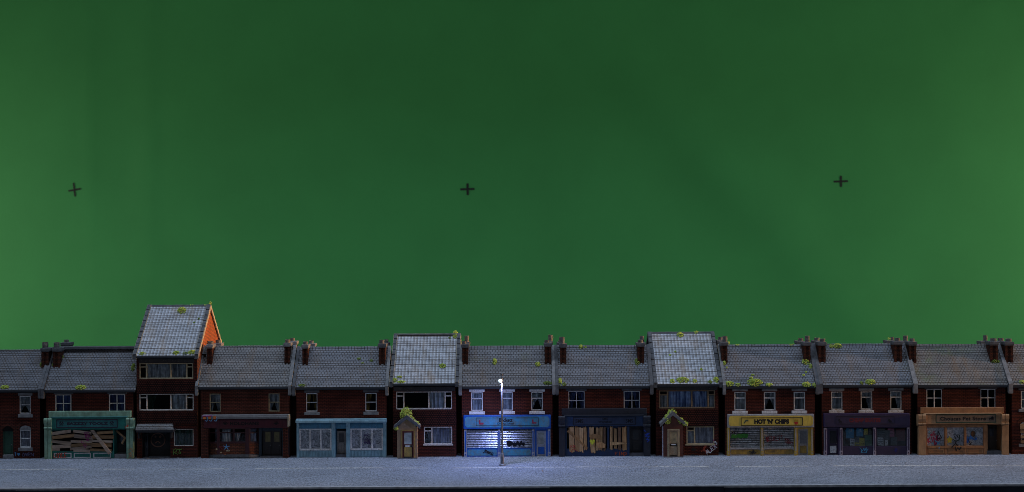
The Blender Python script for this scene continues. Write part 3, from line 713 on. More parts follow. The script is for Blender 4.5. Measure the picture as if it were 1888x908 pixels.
# ---- 2 green tool shop -----------------------------------------------------------
def shop_green():
    H = House('boarded_shop', 'derelict green shop with rough horizontal planks nailed across its front', 'shop', 165, 843)
    terrace(H, 84, 251, 717.5, 643, (85.5, 246), brick_a, brick_dk, slate(2, dark=.8),
            [(101.7, 131.7, 725.5, 757), (200.7, 231, 725.5, 757), (94, 233, 786, None)])
    H.parapet(78.5, 5.2, stone_dk); H.party_wall(246.2, 253)
    H.part('ridge_board', stone_dk, [(104, 250, 637.5, 642, 50, 66)], H.roof_o)
    H.chimney(98, 111.5, 645, 673.7, [(105, 11, 10, .35)])
    H.chimney(114, 128, 635, 640, [(123, 9, 5, .4)], d0=84, rib=False)
    for x in (101.7, 200.6):
        H.window(x, x + 30, 725, 759, vb=[x + 15], hb=[742], fw=1.8, lintel=(x - 2.6, x + 33, 720.8, 725), lm=stone_dk, curt=[('full', blue_c, x + 2, x + 28, 726, 757)])
    lg = M_paint('pale_green_paint', (.24, .40, .29), (.34, .36, .28), .35, .55, .5, (.09, .12, .08), 31)
    tl = M_paint('teal_paint', (.018, .185, .15), (.10, .22, .18), .3, .5, .4, (.01, .06, .055), 32)
    tp = M_paint('faded_teal_paint', (.03, .155, .16), (.02, .1, .1), .3, .5, .4, None, 33)
    ink = M_plain('plum_sign_paint', (.022, .012, .03))
    H.part('upper_fascia', lg, [(89.5, 241, 756.3, 768.3, -6, 1)], bevel=.006)
    s = H.part('sign_board', [tl, tp], [(93, 234, 768.3, 789, -11, -1), (93, 234, 767, 768.2, -12.4, -1, 1)], bevel=.006)
    mb = MB(); H.box(mb, 104, 216, 772, 786.5, -11.4, -11.02, 1)
    H.frame_line(mb, 104.4, 216, 772, 786.5, 1.5, -11.5)
    H.lettering(mb, 'EAZZZY TOOLZ', 123.5, 199, 776.6, 781.6, -11.55, bold=.035)
    for x in (113, 206):
        for a in (1, -1):
            H.stroke(mb, [(x - 3 * a, 782.5), (x + 2.5 * a, 777)], 1.0, -11.5); H.stroke(mb, [(x + 1 * a, 775.6), (x + 3.7 * a, 778.4)], 1.6, -11.5)
    mb.build('lettering', [ink, tp], s)
    for xa, xb in ((81.5, 93.8), (233, 245)):
        mb = MB(); H.console(mb, xa - 1.2, xb + .4, 769, 790, -15, 0)
        m = (xa + xb) / 2
        for a, b in ((xa, m - .7), (m + .7, xb)): H.box(mb, a, b, 790, None, -9, 2)
        H.box(mb, xa + .5, xb - .5, 790, None, -7.6, 2)
        mb.build('pilaster', lg, H.root)
    fr = [(94, 96, 789, 832, -3, 0), (208, 210, 789, None, -4, 4), (94, 210, 789, 791.5, -3.5, 1), (94, 210, 830, 833, -3.5, 1)]
    w = H.part('shop_window', tl, fr)
    H.part('dark_void_sheet', dark_m, [(94, 209, 789, 832, 4, 5)], w)  # added near-black sheet for the dark void behind the planks
    st = H.part('stall_riser', tl, [(94, 210, 832, None, -3, 4)])
    mb = MB()
    for a, b in ((100, 130.5), (136.5, 166), (172.5, 203)): H.frame_line(mb, a, b, 834, 841.6, 1.5, -3.1, th=.9)
    mb.build('moulding', white_g, st)
    wa = M_wood('weathered_plank', (.55, .43, .35), (.28, .21, .16), 41); wb = M_wood('brown_plank', (.46, .29, .16), (.21, .125, .065), 42)
    rows = [(95, 130, 798, 792.5, 5.6, 0), (135, 168, 793, 797, 4.6, 0), (178, 208, 797, 795, 5, 1), (95, 137, 805, 801, 6.5, 1), (136, 171, 801.5, 806, 7.5, 0), (170, 209, 804, 804.2, 5.5, 1),
            (95, 131, 811.5, 815.5, 5.5, 0), (130, 169, 812, 812.4, 4.2, 0), (169, 207, 811, 813, 4.2, 0), (131, 170, 820, 815.5, 5.4, 1), (168, 205, 818.5, 819.5, 7, 1), (95, 130, 822, 820.5, 6.5, 0),
            (129, 169, 826, 822, 5, 0), (135, 165, 828.5, 830, 5, 0), (166, 205, 827.5, 829, 5, 1), (95, 110, 826, 826, 6, 0)]
    for k, (a, b, ya, yb, h, mi) in enumerate(rows):
        mb = MB(); e = R.uniform(-.5, .5)
        H.quadbar(mb, [(a, ya + h / 2), (b, yb + h / 2 + e), (b + e, yb - h / 2), (a, ya - h / 2 - e)], -4.5 - (k % 3) * 1.1, -2.8)
        mb.build('plank', (wa, wb)[mi], H.root)
    mb = MB(); H.quadbar(mb, [(166.5, 792), (172, 790.5), (205, 833.5), (199.5, 836.5)], -9.5, -7); o = mb.build('plank', wa, H.root); o['label'] = 'long plank leaning diagonally over the others'
    mb = MB(); mg = M_plain('magenta_spray', (.24, .02, .13)); rd = M_plain('red_spray', (.42, .055, .03)); og = M_plain('orange_chalk_spray', (.42, .22, .10))
    for x, y, t in ((156, 800, 'R'), (160, 800, 'O'), (157, 806, 'B'), (162, 806, 'A'), (159, 811, 'e'), (150, 815, 'L'), (153, 820, 'U'), (155, 824, 'V')): H.scrawl(mb, t, x, y, 4.5, 5.0, .75, -7.6, ang=.1)
    H.scrawl(mb, 'LOYLE', 99, 841.5, 3.9, 8, 1.1, -4, gap=.25, mi=1)
    H.stroke(mb, [(237, 842), (243, 836), (238, 834), (244, 831), (241, 825), (236, 829)], 1.0, -9.2, 2); H.stroke(mb, [(236, 835), (240, 838), (244, 842)], 1.0, -9.2, 2)
    H.blob(mb, 233, 787, 2.4, 3.4, -11.2, 1); H.blob(mb, 235, 784, 1.6, 2, -15.5, 1)
    mb.build('graffiti', [mg, rd, og], H.root)
    H.part('door_recess', [tl, dark_m], [(209.5, 211, 789, None, 0, 22), (232, 233.5, 789, None, 0, 22), (211, 232, 789, None, 22, 23, 1), (211, 232, 788, 790.5, -2, 22)])
    H.door(212, 231, 793, 836, M_plain('tarred_door', (.02, .02, .02)), d=17, glassbox=(216, 227, 799, 816))
    mb = MB(); H.quadbar(mb, [(223, 815), (225.5, 818), (232, 806), (230, 803)], 8, 10); H.quadbar(mb, [(213, 794), (215, 791), (230, 804), (228, 806)], 10, 12); mb.build('plank', wb, H.root)
    H.part('doorstep', stone, [(210.5, 233, 836, None, -4, 22)], bevel=.005)
    return H
h_green = shop_green()

# ---- wide casement window of the tall and semi houses -----------------------------------
def wide_window(H, x0, x1, y0, y1, m1, m2, m3, mat, curt, vent=7.2, both=True):
    hb = [(y0 + vent, x0 + 2, m1)]
    if both: hb.append((y0 + vent, m3, x1 - 2))
    return H.window(x0, x1, y0, y1, vb=[m for m in (m1, m2, m3) if m], hb=hb, fw=2.2, bw=2.4, mat=mat, d=.2, curt=curt)

# ---- 3 tall house ------------------------------------------------------------------------
def house_tall():
    H = House('tall_house', 'tall three-storey brick house with a gable lit orange, tiled porch canopy and painted sad face', 'house', 308, 844)
    semi(H, 248.5, 365.5, 656, 563.5, (252, 364), brick_b, brick_lit, ptile(3),
         [(257.5, 356.5, 669.5, 698), (257, 357, 726, 756.4), (320.5, 356.5, 791, 822), (262, 314, 797, None)], rows=14)
    H.verge(246.5, 6.0, stone_dk, stone_tan_lit, 9); H.verge(360.5, 6.0, stone_dk, stone_tan_lit, 9)
    H.party_wall(364.2, 371, 40)
    wide_window(H, 257, 357, 669, 698.7, 270.3, 314.8, 344.5, cream_w, [('full', net_d, 272, 313, 671, 697), ('full', net_d, 316, 343, 671, 697)])
    wide_window(H, 256.5, 357.5, 725.6, 757, 270.6, 314.8, 343.6, rust_w, [('left', green_c, 272, 300, 727, 755), ('full', net_c, 318, 334, 727, 755), ('right', net_d, 316, 343, 727, 755)])
    H.part('lintel_beam', M_paint('tarred_beam', (.03, .028, .028), (.12, .11, .1), .35, .8, .4, None, 9), [(256, 358, 660, 668.6, -1.2, 1)])
    H.part('hung_tiles', tilehang, [(253, 363.2, 700.5, 724, -1.6, .5), (253, 363.2, 758.5, 781, -1.6, .5)])
    H.window(320, 357, 790.5, 823, mat=rust_w, fw=1.8, curt=[('full', green_c, 322, 355, 792, 821)])
    # canopy
    can = MB(); n = 4
    for k in range(n):
        a, b = k / n, (k + 1) / n
        yy = lambda t: 793 + (781 - 793) * t; dd = lambda t: -26 + 26 * t; xx = lambda t, l: (249.6 + 3.4 * t) if l else (320 - 1.5 * t)
        q = [H.P(xx(a, 1), yy(a), dd(a)), H.P(xx(a, 0), yy(a), dd(a)), H.P(xx(b, 0), yy(b), dd(b)), H.P(xx(b, 1), yy(b), dd(b))]
        q2 = [(x, y, z + (1.4 * K if i < 2 else .3 * K)) for i, (x, y, z) in enumerate(q)]
        can.face(q2, [(250, k * 8), (320, k * 8), (320, k * 8 + 8), (250, k * 8 + 8)]); can.face([q[0], q[1], q2[1], q2[0]])
        can.face([q[1], q[2], q2[2], q2[1]]); can.face([q[0], q2[0], q2[3], q[3]])
    c = can.build('porch_canopy', M_roof('canopy_slate', (.21, .205, .21), (.15, .145, .15), (.04, .035, .03), 11, 8, .5, .5, seed=31), H.root)
    H.part('canopy_fascia', gutter_m, [(250.5, 319, 793, 797, -25.5, -23), (250.5, 252.5, 793, 797, -23, 0), (317, 319, 793, 797, -23, 0)], c)
    H.part('canopy_bracket', gutter_m, [(254, 256, 797, 808, -14, 0), (314, 316, 797, 808, -14, 0)], c)
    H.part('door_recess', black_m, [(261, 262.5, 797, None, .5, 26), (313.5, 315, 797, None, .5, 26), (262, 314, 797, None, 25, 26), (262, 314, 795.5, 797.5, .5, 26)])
    H.door(264, 273, 800, 842, M_paint('blue_black_door', (.03, .035, .045), (.08, .08, .09), .3, .5, .3, None, 8), d=15, glassbox=(266, 271, 804, 818))
    mb = MB(); pts = [(291 + 13 * math.cos(t), 811 - 12.5 * math.sin(t)) for t in [2 * math.pi * k / 22 for k in range(23)]]
    H.stroke(mb, pts, 1.6, 24.6); H.blob(mb, 286.5, 805, 2.1, 2.1, 24.6); H.blob(mb, 295.5, 805, 2.1, 2.1, 24.6)
    H.stroke(mb, [(286.5, 816.5), (289, 814), (292, 814), (295, 817)], 1.4, 24.6)
    H.stroke(mb, [(319.5, 838), (320, 829), (324, 827), (325, 832), (321, 834), (327, 838)], .9, -.4, 1); H.stroke(mb, [(326, 829), (335, 828), (330, 830), (333, 836), (328, 835)], .9, -.4, 1)
    mb.build('graffiti', [M_plain('brown_spray', (.16, .075, .05)), M_plain('lime_spray', (.13, .27, .045))], H.root)
    return H
h_tall = house_tall()

# ---- 4 maroon pub ---------------------------------------------------------------------------
def pub():
    H = House('pub', 'dark maroon pub with brick piers, a bay window and an overhanging grey ledge', 'pub', 452, 845.5)
    terrace(H, 367, 533, 715.5, 641, (370, 533.5), brick_c, brick_b, slate(4, warm=.8, dark=.98),
            [(386.5, 407, 727.5, 761), (495, 515.5, 727.5, 761), (384, 521, 789, None)])
    H.parapet(361.5, 5.2, stone, stone_tan_lit); H.parapet(532.6, 6.2, stone, stone_tan_lit); H.party_wall(533.8, 547)
    H.chimney(382, 391.5, 642.5, 673, [(389.3, 10.5, 6, .35)], d0=30, cm=stone, pm=pot_tan)
    H.chimney(396.5, 407, 640, 646, [(403, 10.5, 6, .4)], d0=82, rib=False, cm=stone, pm=pot_tan)
    H.chimney(525, 534.5, 640, 670, [(531, 10, 6, .35)], d0=30, cm=stone, pm=pot_tan)
    H.chimney(535.5, 546, 637, 643, [(540, 9, 6, .4)], d0=82, rib=False, cm=stone, pm=pot_tan)
    for x in (386, 494.6): H.window(x, x + 21.5, 727, 761.7, hb=[743.8], fw=2, mat=cream_w, curt=[('full', net_d, x + 2, x + 20, 729, 744), ('pair', net_d, x + 2, x + 20, 744, 760)])
    H.part('brick_sill', brick_c, [(384, 411, 761.9, 766, -1.2, 1), (491, 519, 761.9, 766, -1.2, 1)])
    cor = H.part('cornice', M_paint('grey_lead_ledge', (.15, .145, .15), (.05, .05, .05), .3, .6, .3, None, 11), [(371, 530, 770, 774.5, -18, 1), (371.5, 530, 767.5, 770, -16, 1)], bevel=.008)
    H.part('lit_cornice_end', stone_tan_lit, [(530.1, 532.6, 767.5, 789, -16, 0)], cor)  # lit end of the cornice, warm light put into its tan colour
    mr = M_paint('maroon_paint', (.080, .010, .018), (.07, .012, .02), .35, .45, .5, (.05, .008, .014), 12)
    s = H.part('sign_board', mr, [(375.6, 529, 774.5, 791, -9, 1)], bevel=.004)
    ink = M_plain('black_sign_paint', (.010, .008, .009)); mb = MB()
    H.lettering(mb, 'HOLOHANS', 424, 477, 779.6, 786, -9.4, bold=.03, space=1.1)
    for x in (415, 509):
        for k in range(5):
            a = math.pi * (.1 + .2 * k); H.stroke(mb, [(x, 785), (x + 4.5 * math.cos(a), 784 - 4.8 * math.sin(a))], 1.2, -9.3)
    H.stroke(mb, [(405, 775.5), (405, 790)], .5, -9.2); H.stroke(mb, [(520, 775.5), (520, 790)], .5, -9.2)
    mb.build('lettering', ink, s)
    H.part('brick_pier', brick_c, [(370, 384, 774.5, None, -6, 2)]); H.part('brick_pier', brick_c, [(521, 531, 789, None, -6, 2)])
    H.part('drainpipe', gutter_m, [(531.6, 533, 790, 843, -3, -1)])
    # canted bay
    wd = M_paint('dark_maroon_wood', (.05, .012, .016), (.03, .012, .012), .3, .5, .3, None, 13)
    bk = M_brick('bay_brick', (.19, .065, .038), (.13, .045, .027), (.05, .03, .024), seed=14)
    L = [(385, 4), (402, -8), (459, -8), (477, 4)]
    bay = MB(); win = MB(); gl = MB(); pl = MB()
    for (xa, da), (xb, db) in zip(L, L[1:]):
        A = lambda y, x, d: H.P(x, y, d)
        bay.face([A(845.4, xa, da), A(845.4, xb, db), A(818, xb, db), A(818, xa, da)], [(xa, 0), (xb, 0), (xb, 27), (xa, 27)])
        gl.face([A(818, xa, da + 1.5), A(818, xb, db + 1.5), A(790, xb, db + 1.5), A(790, xa, da + 1.5)])
        n = 2 if xb - xa > 30 else 1
        def bar(x0, x1, y0, y1):
            f = lambda x: da + (db - da) * (x - xa) / (xb - xa)
            p = [A(y1, x0, f(x0) - .6), A(y1, x1, f(x1) - .6), A(y0, x1, f(x1) - .6), A(y0, x0, f(x0) - .6)]; win.hexa(p + [(x, y + 2 * K, z) for x, y, z in p])
        bar(xa, xb, 790, 793); bar(xa, xb, 816, 819.5); bar(xa + 2, xb - 2, 799, 800.6)
        for k in range(n + 1):
            x = xa + (xb - xa) * k / n; w = 2.2 if k in (0, n) else 1.5
            bar(max(xa, x - w), min(xb, x + w), 793, 816)
        pl.hexa([(x, y, z) for x, y, z in (A(845.4, xa, da - 4), A(845.4, xb, db - 4), A(840.5, xb, db - 4), A(840.5, xa, da - 4))] + [(x, y + 5 * K, z) for x, y, z in (A(845.4, xa, da - 4), A(845.4, xb, db - 4), A(840.5, xb, db - 4), A(840.5, xa, da - 4))])
    b = bay.build('bay_wall', bk, H.root); w = win.build('bay_window', wd, H.root); gl.build('pane', glass, w)
    H.curtain(w, 'full', net_c, 410, 426, 793, 798, d=0); H.curtain(w, 'full', net_c, 410, 426, 800, 817, d=0); H.curtain(w, 'left', net_d, 432, 452, 800, 817, d=0); H.curtain(w, 'full', lace_c, 462, 472, 800, 817, d=3)
    pl.build('plinth', M_plain('chipped_plinth', (.085, .085, .09), .8, var=.5, scale=22), H.root)
    H.part('bay_post', wd, [(399.5, 404.5, 790, 841, -8.8, -6)]); H.part('bay_post', wd, [(452, 459.5, 790, 841, -9, -6)])
    nv = M_paint('blue_black_wood', (.018, .03, .045), (.03, .03, .035), .3, .5, .3, None, 15)
    H.part('door_frame', nv, [(477, 482, 790, None, 0, 14), (519, 521, 790, None, 0, 14), (482, 519, 790, 796, 2, 14)])
    yl = M_plain('yellowed_glass', (.12, .10, .045), .3, var=.3, scale=20); bkd = M_paint('near_black_door', (.022, .016, .016), (.05, .03, .03), .3, .5, .3, None, 16)
    for x in (484, 500.5): H.door(x, x + 17, 796, 844, bkd, d=6, glassbox=(x + 5, x + 14.5, 799, 817), gm=yl, panel=(x + 5, x + 14, 823, 840))
    H.part('door_threshold', stone_dk, [(479, 521, 843.4, None, -5, 8)])
    mb = MB()
    H.quadbar(mb, [(373, 768.2), (391, 767.4), (390, 769.6), (372, 770.2)], -18.6, -17.4, 3); H.stroke(mb, [(373, 767.2), (391, 767.2)], 1.0, -17, 4)
    for x in (377, 386.5, 396): H.quadbar(mb, [(x - 3, 769.5), (x + 2.5, 769), (x + 2, 774.4), (x - 2.5, 774.6)], -18.6, -18, 1)
    for x in (381, 389, 398): H.stroke(mb, [(x - 3, 777), (x, 778.5), (x + 2, 775), (x + 1.5, 771)], .9, -18.4, 0)
    for k in range(5):
        a = math.pi * 2 * k / 5 + .3; H.stroke(mb, [(417, 826), (417 + 5.6 * math.cos(a), 826 - 5.2 * math.sin(a))], 1.6, -8.4, 0)
    for x, y, c in ((399, 830, 2), (407, 836, 2), (418, 833, 2), (422, 833, 2), (415, 840, 1), (408, 829, 5), (411, 825, 5), (405, 826, 5)): H.blob(mb, x, y, 1.6, 1.4, -8.6, c, 7)
    mb.build('graffiti', [M_plain('sky_blue_spray', (.10, .26, .46)), M_plain('orange_spray', (.50, .13, .03)), M_plain('buff_spray', (.40, .30, .18)), M_plain('violet_spray', (.26, .05, .22)), white_g, M_plain('dark_red_spray', (.16, .015, .02))], H.root)
    return H
h_pub = pub()

# ---- 5 pale blue shop ------------------------------------------------------------------------
def shop_pale_blue():
    H = House('blue_shop', 'pale blue shop with a central door between two whitewashed windows', 'shop', 630, 844)
    terrace(H, 545.5, 713, 715.4, 642, (546.6, 712.6), brick_a, brick_dk, slate(5, warm=.1, dark=1.05),
            [(564.5, 585.2, 726, 760), (673.5, 694.5, 726, 760), (549, 710, 783, None)])
    H.parapet(540, 5.4, stone_dk); H.parapet(711.4, 5.4, stone); H.party_wall(712.8, 725)
    H.chimney(558, 568, 642, 672.7, [(564, 9.5, 5.5, .35)], cm=stone, pm=pot_m)
    H.chimney(570.5, 580, 640, 646, [(574.5, 9, 5.5, .4)], d0=82, rib=False, cm=stone)
    H.chimney(699, 711, 641, 670.5, [(704.5, 9.5, 7, .35)]); H.chimney(708, 716, 639, 645, [(713, 8, 6, .4)], d0=82, rib=False)
    for x, c in ((564, 'pair'), (673, 'left')):
        H.window(x, x + 22, 725.6, 760.5, hb=[743], fw=2, mat=white_g, lintel=(x - 3, x + 24.8, 719.8, 725), sill=(x - 3, x + 25, 761, 766.2), lm=stone_dk, sm=stone, curt=[(c, gold_c, x + 2, x + 20, 727, 759)])
    pb = M_paint('pale_blue_paint', (.26, .43, .50), (.36, .42, .44), .4, .5, .45, (.10, .16, .19), 51)
    db = M_paint('mid_blue_paint', (.05, .19, .30), (.14, .26, .34), .4, .5, .45, (.03, .08, .13), 52)
    H.part('cornice', pb, [(544.6, 712.6, 776, 781, -13, 1), (545.2, 712.2, 774, 776, -10.5, 1)], bevel=.008)
    H.part('fascia', db, [(550, 709, 781, 791.5, -3, 1)])
    mb = MB()
    for a, b in ((546.6, 551), (611, 618), (638, 645), (706, 712)):
        H.box(mb, a, b, 781, None, -5, 3); H.prism_x(mb, a + .3, b - .3, [(780.5, 0), (780.5, -10), (783, -10.5), (785, -8), (788, -6), (788, 0)], -9)
    mb.build('pilaster', pb, H.root)
    ww = M_paint('peeling_white_frame', (.82, .80, .80), (.22, .17, .14), .6, .65, .4, (.25, .2, .17), 53)
    for a, b in ((551.5, 611), (645.5, 706)):
        n1, n2 = a + (b - a) * .335, a + (b - a) * .665
        H.window(a, b, 791, 831.6, vb=[n1, n2], fw=2.8, bw=3, mat=ww, d=-3, pane=(wash_m if a < 600 else wash_b), name='shop_window', dfr=3.5, curt=[])
        mb = MB(); H.box(mb, a - .5, b + .5, 831.6, None, -2, 3)
        n = int((b - a) / 2.6)
        for k in range(n):
            x = a + (b - a) * (k + .15) / n; H.box(mb, x, x + 1.6, 833, 843, -3.6, -2)
        mb.build('stall_riser', pb, H.root)
    H.part('door_recess', db, [(617.5, 619, 786, None, -2, 16), (638, 639.5, 786, None, -2, 16), (619, 638, 786, 789, -2, 16), (619, 638, 786, None, 15.5, 16.5)])
    gd = M_paint('grey_panelled_door', (.30, .28, .28), (.14, .11, .09), .6, .6, .4, None, 54)
    H.door(621.5, 637.5, 796, 839.6, gd, d=10, glassbox=(625, 634, 800, 817), gm=M_plain('dull_glass', (.05, .05, .055), .2), panel=(624.5, 629.2, 822, 837), fw=1.8)
    H.part('door_panel', gd, [(630.4, 635, 822, 837, 10.6, 11.5)]); H.part('transom_window', dark_m, [(621.5, 637.5, 789, 795, 10.5, 12)])
    H.part('doorstep', stone_dk, [(619.5, 638, 839.6, None, -3, 14)])
    mb = MB(); ink = M_plain('purple_spray', (.045, .022, .10)); p = -1.2
    H.scrawl(mb, 'uSt', 671, 804, 3.2, 4.2, .7, p, ang=-.25, gap=.2); H.scrawl(mb, 'LONg', 670, 811.5, 2.7, 5, .8, p, ang=-.3, gap=.2); H.scrawl(mb, 'WASH', 671, 818.5, 2.7, 5.2, .8, p, ang=-.22, gap=.2)
    mb.build('graffiti', ink, H.root)
    return H
h_pale = shop_pale_blue()

# ---- porch ---------------------------------------------------------------------------------------
def porch(H, x0, x1, ys, apex, yl, fd, wallm, roofm, bargem, oh=6, side_left=None):
    """gabled porch: front face x0..x1 at depth fd, eaves at ys, ridge at apex (x, y)"""
    ax, ay = apex; mb = MB()
    f = [H.P(x0, 0, fd)[0], H.P(x1, 0, fd)[0]]; zt = H.Z(ys, fd); za = H.Z(ay + 3, fd); Y0, Y1 = fd * K, 1 * K; xa = H.X(ax, fd)
    mb.face([(f[0], Y0, 0), (f[1], Y0, 0), (f[1], Y0, zt), (xa, Y0, za), (f[0], Y0, zt)])
    for x, q in ((f[0], 0), (f[1], 1)):
        p = [(x, Y0, 0), (x, Y1, 0), (x, Y1, zt), (x, Y0, zt)]; mb.face(p if q else p[::-1], None, 1 if (q == 0 and side_left) else 0)
    n = 7                                          # boarding lines
    for k in range(1, n):
        z = zt * k / n; mb.box(f[0] - .3 * K, f[1] + .3 * K, z - .12 * K, z + .35 * K, Y0 - .35 * K, Y1)
    po = mb.build('porch', [wallm, side_left or wallm], H.root)
    mb = MB(); L = (H.X(x0 - oh, fd), H.Z(yl, fd)); Rr = (H.X(x1 + oh, fd), H.Z(yl, fd)); A = (xa, H.Z(ay, fd)); yf = (fd - 4) * K; yb = .5 * K; t = 2.0 * K
    for E in (L, Rr):
        n = 4
        for k in range(n):
            a, b = k / n, (k + 1) / n
            pa = (E[0] + (A[0] - E[0]) * a, E[1] + (A[1] - E[1]) * a); pb = (E[0] + (A[0] - E[0]) * b, E[1] + (A[1] - E[1]) * b)
            q = [(pa[0], yf, pa[1] + t + .5 * K), (pa[0], yb, pa[1] + t + .5 * K), (pb[0], yb, pb[1] + t), (pb[0], yf, pb[1] + t)]
            mb.face(q, [(0, k * 6), (26, k * 6), (26, k * 6 + 6), (0, k * 6 + 6)])
            mb.face([(pa[0], yf, pa[1]), (pa[0], yb, pa[1]), q[1], q[0]]); mb.face([(pa[0], yf, pa[1]), q[0], q[3], (pb[0], yf, pb[1])]); mb.face([(pa[0], yf, pa[1]), (pb[0], yf, pb[1]), (pb[0], yb, pb[1]), (pa[0], yb, pa[1])])
    mb.build('porch_roof', roofm, po)
    mb = MB()
    for E in (L, Rr):
        w = 5.0 * K
        p = [(E[0], yf - 1 * K, E[1] - w * .7), (A[0], yf - 1 * K, A[1] - w * 1.1), (A[0], yf - 1 * K, A[1] + t), (E[0], yf - 1 * K, E[1] + t)]
        mb.hexa(p + [(x, y + 1.6 * K, z) for x, y, z in p])
    mb.build('barge_board', bargem, po)
    return po
pslate = M_roof('porch_slate', (.23, .225, .225), (.16, .155, .155), (.05, .045, .04), 9, 6, .5, .5, seed=33)

# ---- 6 house with timber porch -----------------------------------------------------------------------
def house_timber_porch():
    H = House('porch_house', 'two-storey brick house with a tan boarded porch whose small roof is thick with moss', 'house', 783, 843.6)
    semi(H, 722, 842.5, 709, 618.5, (724.5, 840.8), brick_b, brick_b, ptile(6), [(730.5, 833.5, 723.5, 756), (781.5, 833.5, 788.5, 821)])
    H.verge(718.8, 5.6, stone_dk, stone_tan_lit, 9); H.verge(840, 5.6, stone_dk, stone_tan_lit, 9); H.party_wall(841, 852, 40)
    H.part('ridge_pipe', stone, [(727, 845, 616.5, 618.8, 101, 106)], H.roof_o)
    H.part('lintel_beam', M_paint('tarred_beam_b', (.03, .028, .03), (.12, .11, .1), .35, .8, .4, None, 19), [(726, 839, 714.5, 722.5, -1.2, 1)])
    wide_window(H, 730, 834, 723, 756.4, 744.4, 790.5, 820.7, rust_w, [('full', net_c, 792, 819, 725, 755)], 8.5)
    H.part('hung_tiles', tilehang, [(725.5, 840, 758.5, 787, -1.6, .5)])
    wide_window(H, 781, 834, 788, 821.6, 796, 0, None, rust_w, [('full', lace_c, 798, 832, 790, 820), ('right', lace_c, 783, 795, 797, 820)], 8, False)
    H.part('sill', rust_w, [(780, 835, 820.6, 823, -3, -.2)])
    tan = M_paint('tan_boarding', (.30, .20, .115), (.15, .09, .05), .35, .7, .4, (.13, .085, .05), 61)
    dk = M_paint('slate_blue_barge', (.09, .095, .11), (.05, .05, .05), .3, .6, .4, None, 62)
    porch(H, 732, 769, 790, (750.3, 768), 788.5, -20, tan, pslate, dk)
    mr = M_paint('maroon_door_frame', (.11, .025, .022), (.07, .03, .02), .3, .5, .3, None, 63); oc = M_paint('ochre_panel', (.34, .23, .06), (.16, .1, .04), .3, .5, .5, (.15, .1, .04), 64)
    H.part('door_surround', oc, [(739.4, 741.6, 794, 846, -21.2, -19.5), (762.4, 764.8, 794, 846, -21.2, -19.5), (741.6, 762.4, 794, 796.2, -21.2, -19.5)])
    H.door(741.6, 762.4, 796.2, 845.6, mr, d=-21.6, glassbox=(745, 758.8, 799, 820.5), panel=(744.5, 759, 825.5, 843.5), pm=oc, fw=1.8, slot=(747, 756, 822.8, 825), gm=M_plain('frosted_glass', (.30, .33, .32), .15, var=.45, scale=9))
    H.part('doorstep', stone_dk, [(733, 769, 845.6, None, -23, -20)])
    return H
h_timber = house_timber_porch()

# ---- shops with shutters: blue (7) and yellow (10), dark purple (11) -----------------------------------
def boxed_fascia(H, x0, x1, y0, y1, border, face, d=-7):
    s = H.part('sign_board', [border, face], [(x0, x1, y0, y1, d, 1, 0)], bevel=.006)
    mb = MB(); c = 3.5; a0, a1, b0, b1 = x0 + 2.3, x1 - 2.3, y0 + 2.6, y1 - 2.8
    H.quadbar(mb, [(a0, b1 - c), (a0 + c, b1), (a1 - c, b1), (a1, b1 - c), (a1, b0 + c), (a1 - c, b0), (a0 + c, b0), (a0, b0 + c)], d - .5, d - .02)
    mb.build('sign_face', face, s)
    return s
def pilasters(H, xs, y0, by, m1, m2, d=-5, w=4.6):
    for x in xs:
        B = [(x, x + w, y0, None, d, 2, 0), (x + 1.2, x + w - 1.2, y0 + 3, by - 8, d - .5, d - .02, 1), (x - .3, x + w + .3, by - 7, None, d - .8, 2, 0), (x + 1.4, x + w - 1.4, by - 5, by - 2, d - 1.3, d - .82, 1)]
        H.part('pilaster', [m1, m2], B)
def riser(H, x0, x1, y0, m1, m2, by, d=-3):
    o = H.part('stall_riser', m1, [(x0, x1, y0, None, d, 3)])
    mb = MB(); c = 2.2; a0, a1, b0, b1 = x0 + 1.2, x1 - 1.2, y0 + 1.6, by - 1.6
    H.quadbar(mb, [(a0, b1 - c), (a0 + c, b1), (a1 - c, b1), (a1, b1 - c), (a1, b0 + c), (a1 - c, b0), (a0 + c, b0), (a0, b0 + c)], d - .5, d - .02)
    mb.build('riser_panel', m2, o); return o

def sash3(H, xs, w, y0, y1, ym, mat, styles, lt, st, cm):
    for x, sty in zip(xs, styles):
        H.window(x, x + w, y0, y1, hb=[ym], fw=2.3, bw=2.4, mat=mat, lintel=(x - 3, x + w + 3, *lt), sill=(x - 3, x + w + 3, *st), lm=stone if mat is not white_w else mat, sm=mat,
                 curt=[('full' if sty != 'none' else 'pair', cm, x + 2, x + w - 2, y0 + 2, ym), (sty if sty != 'none' else 'pair', cm, x + 2, x + w - 2, ym, y1 - 2)])

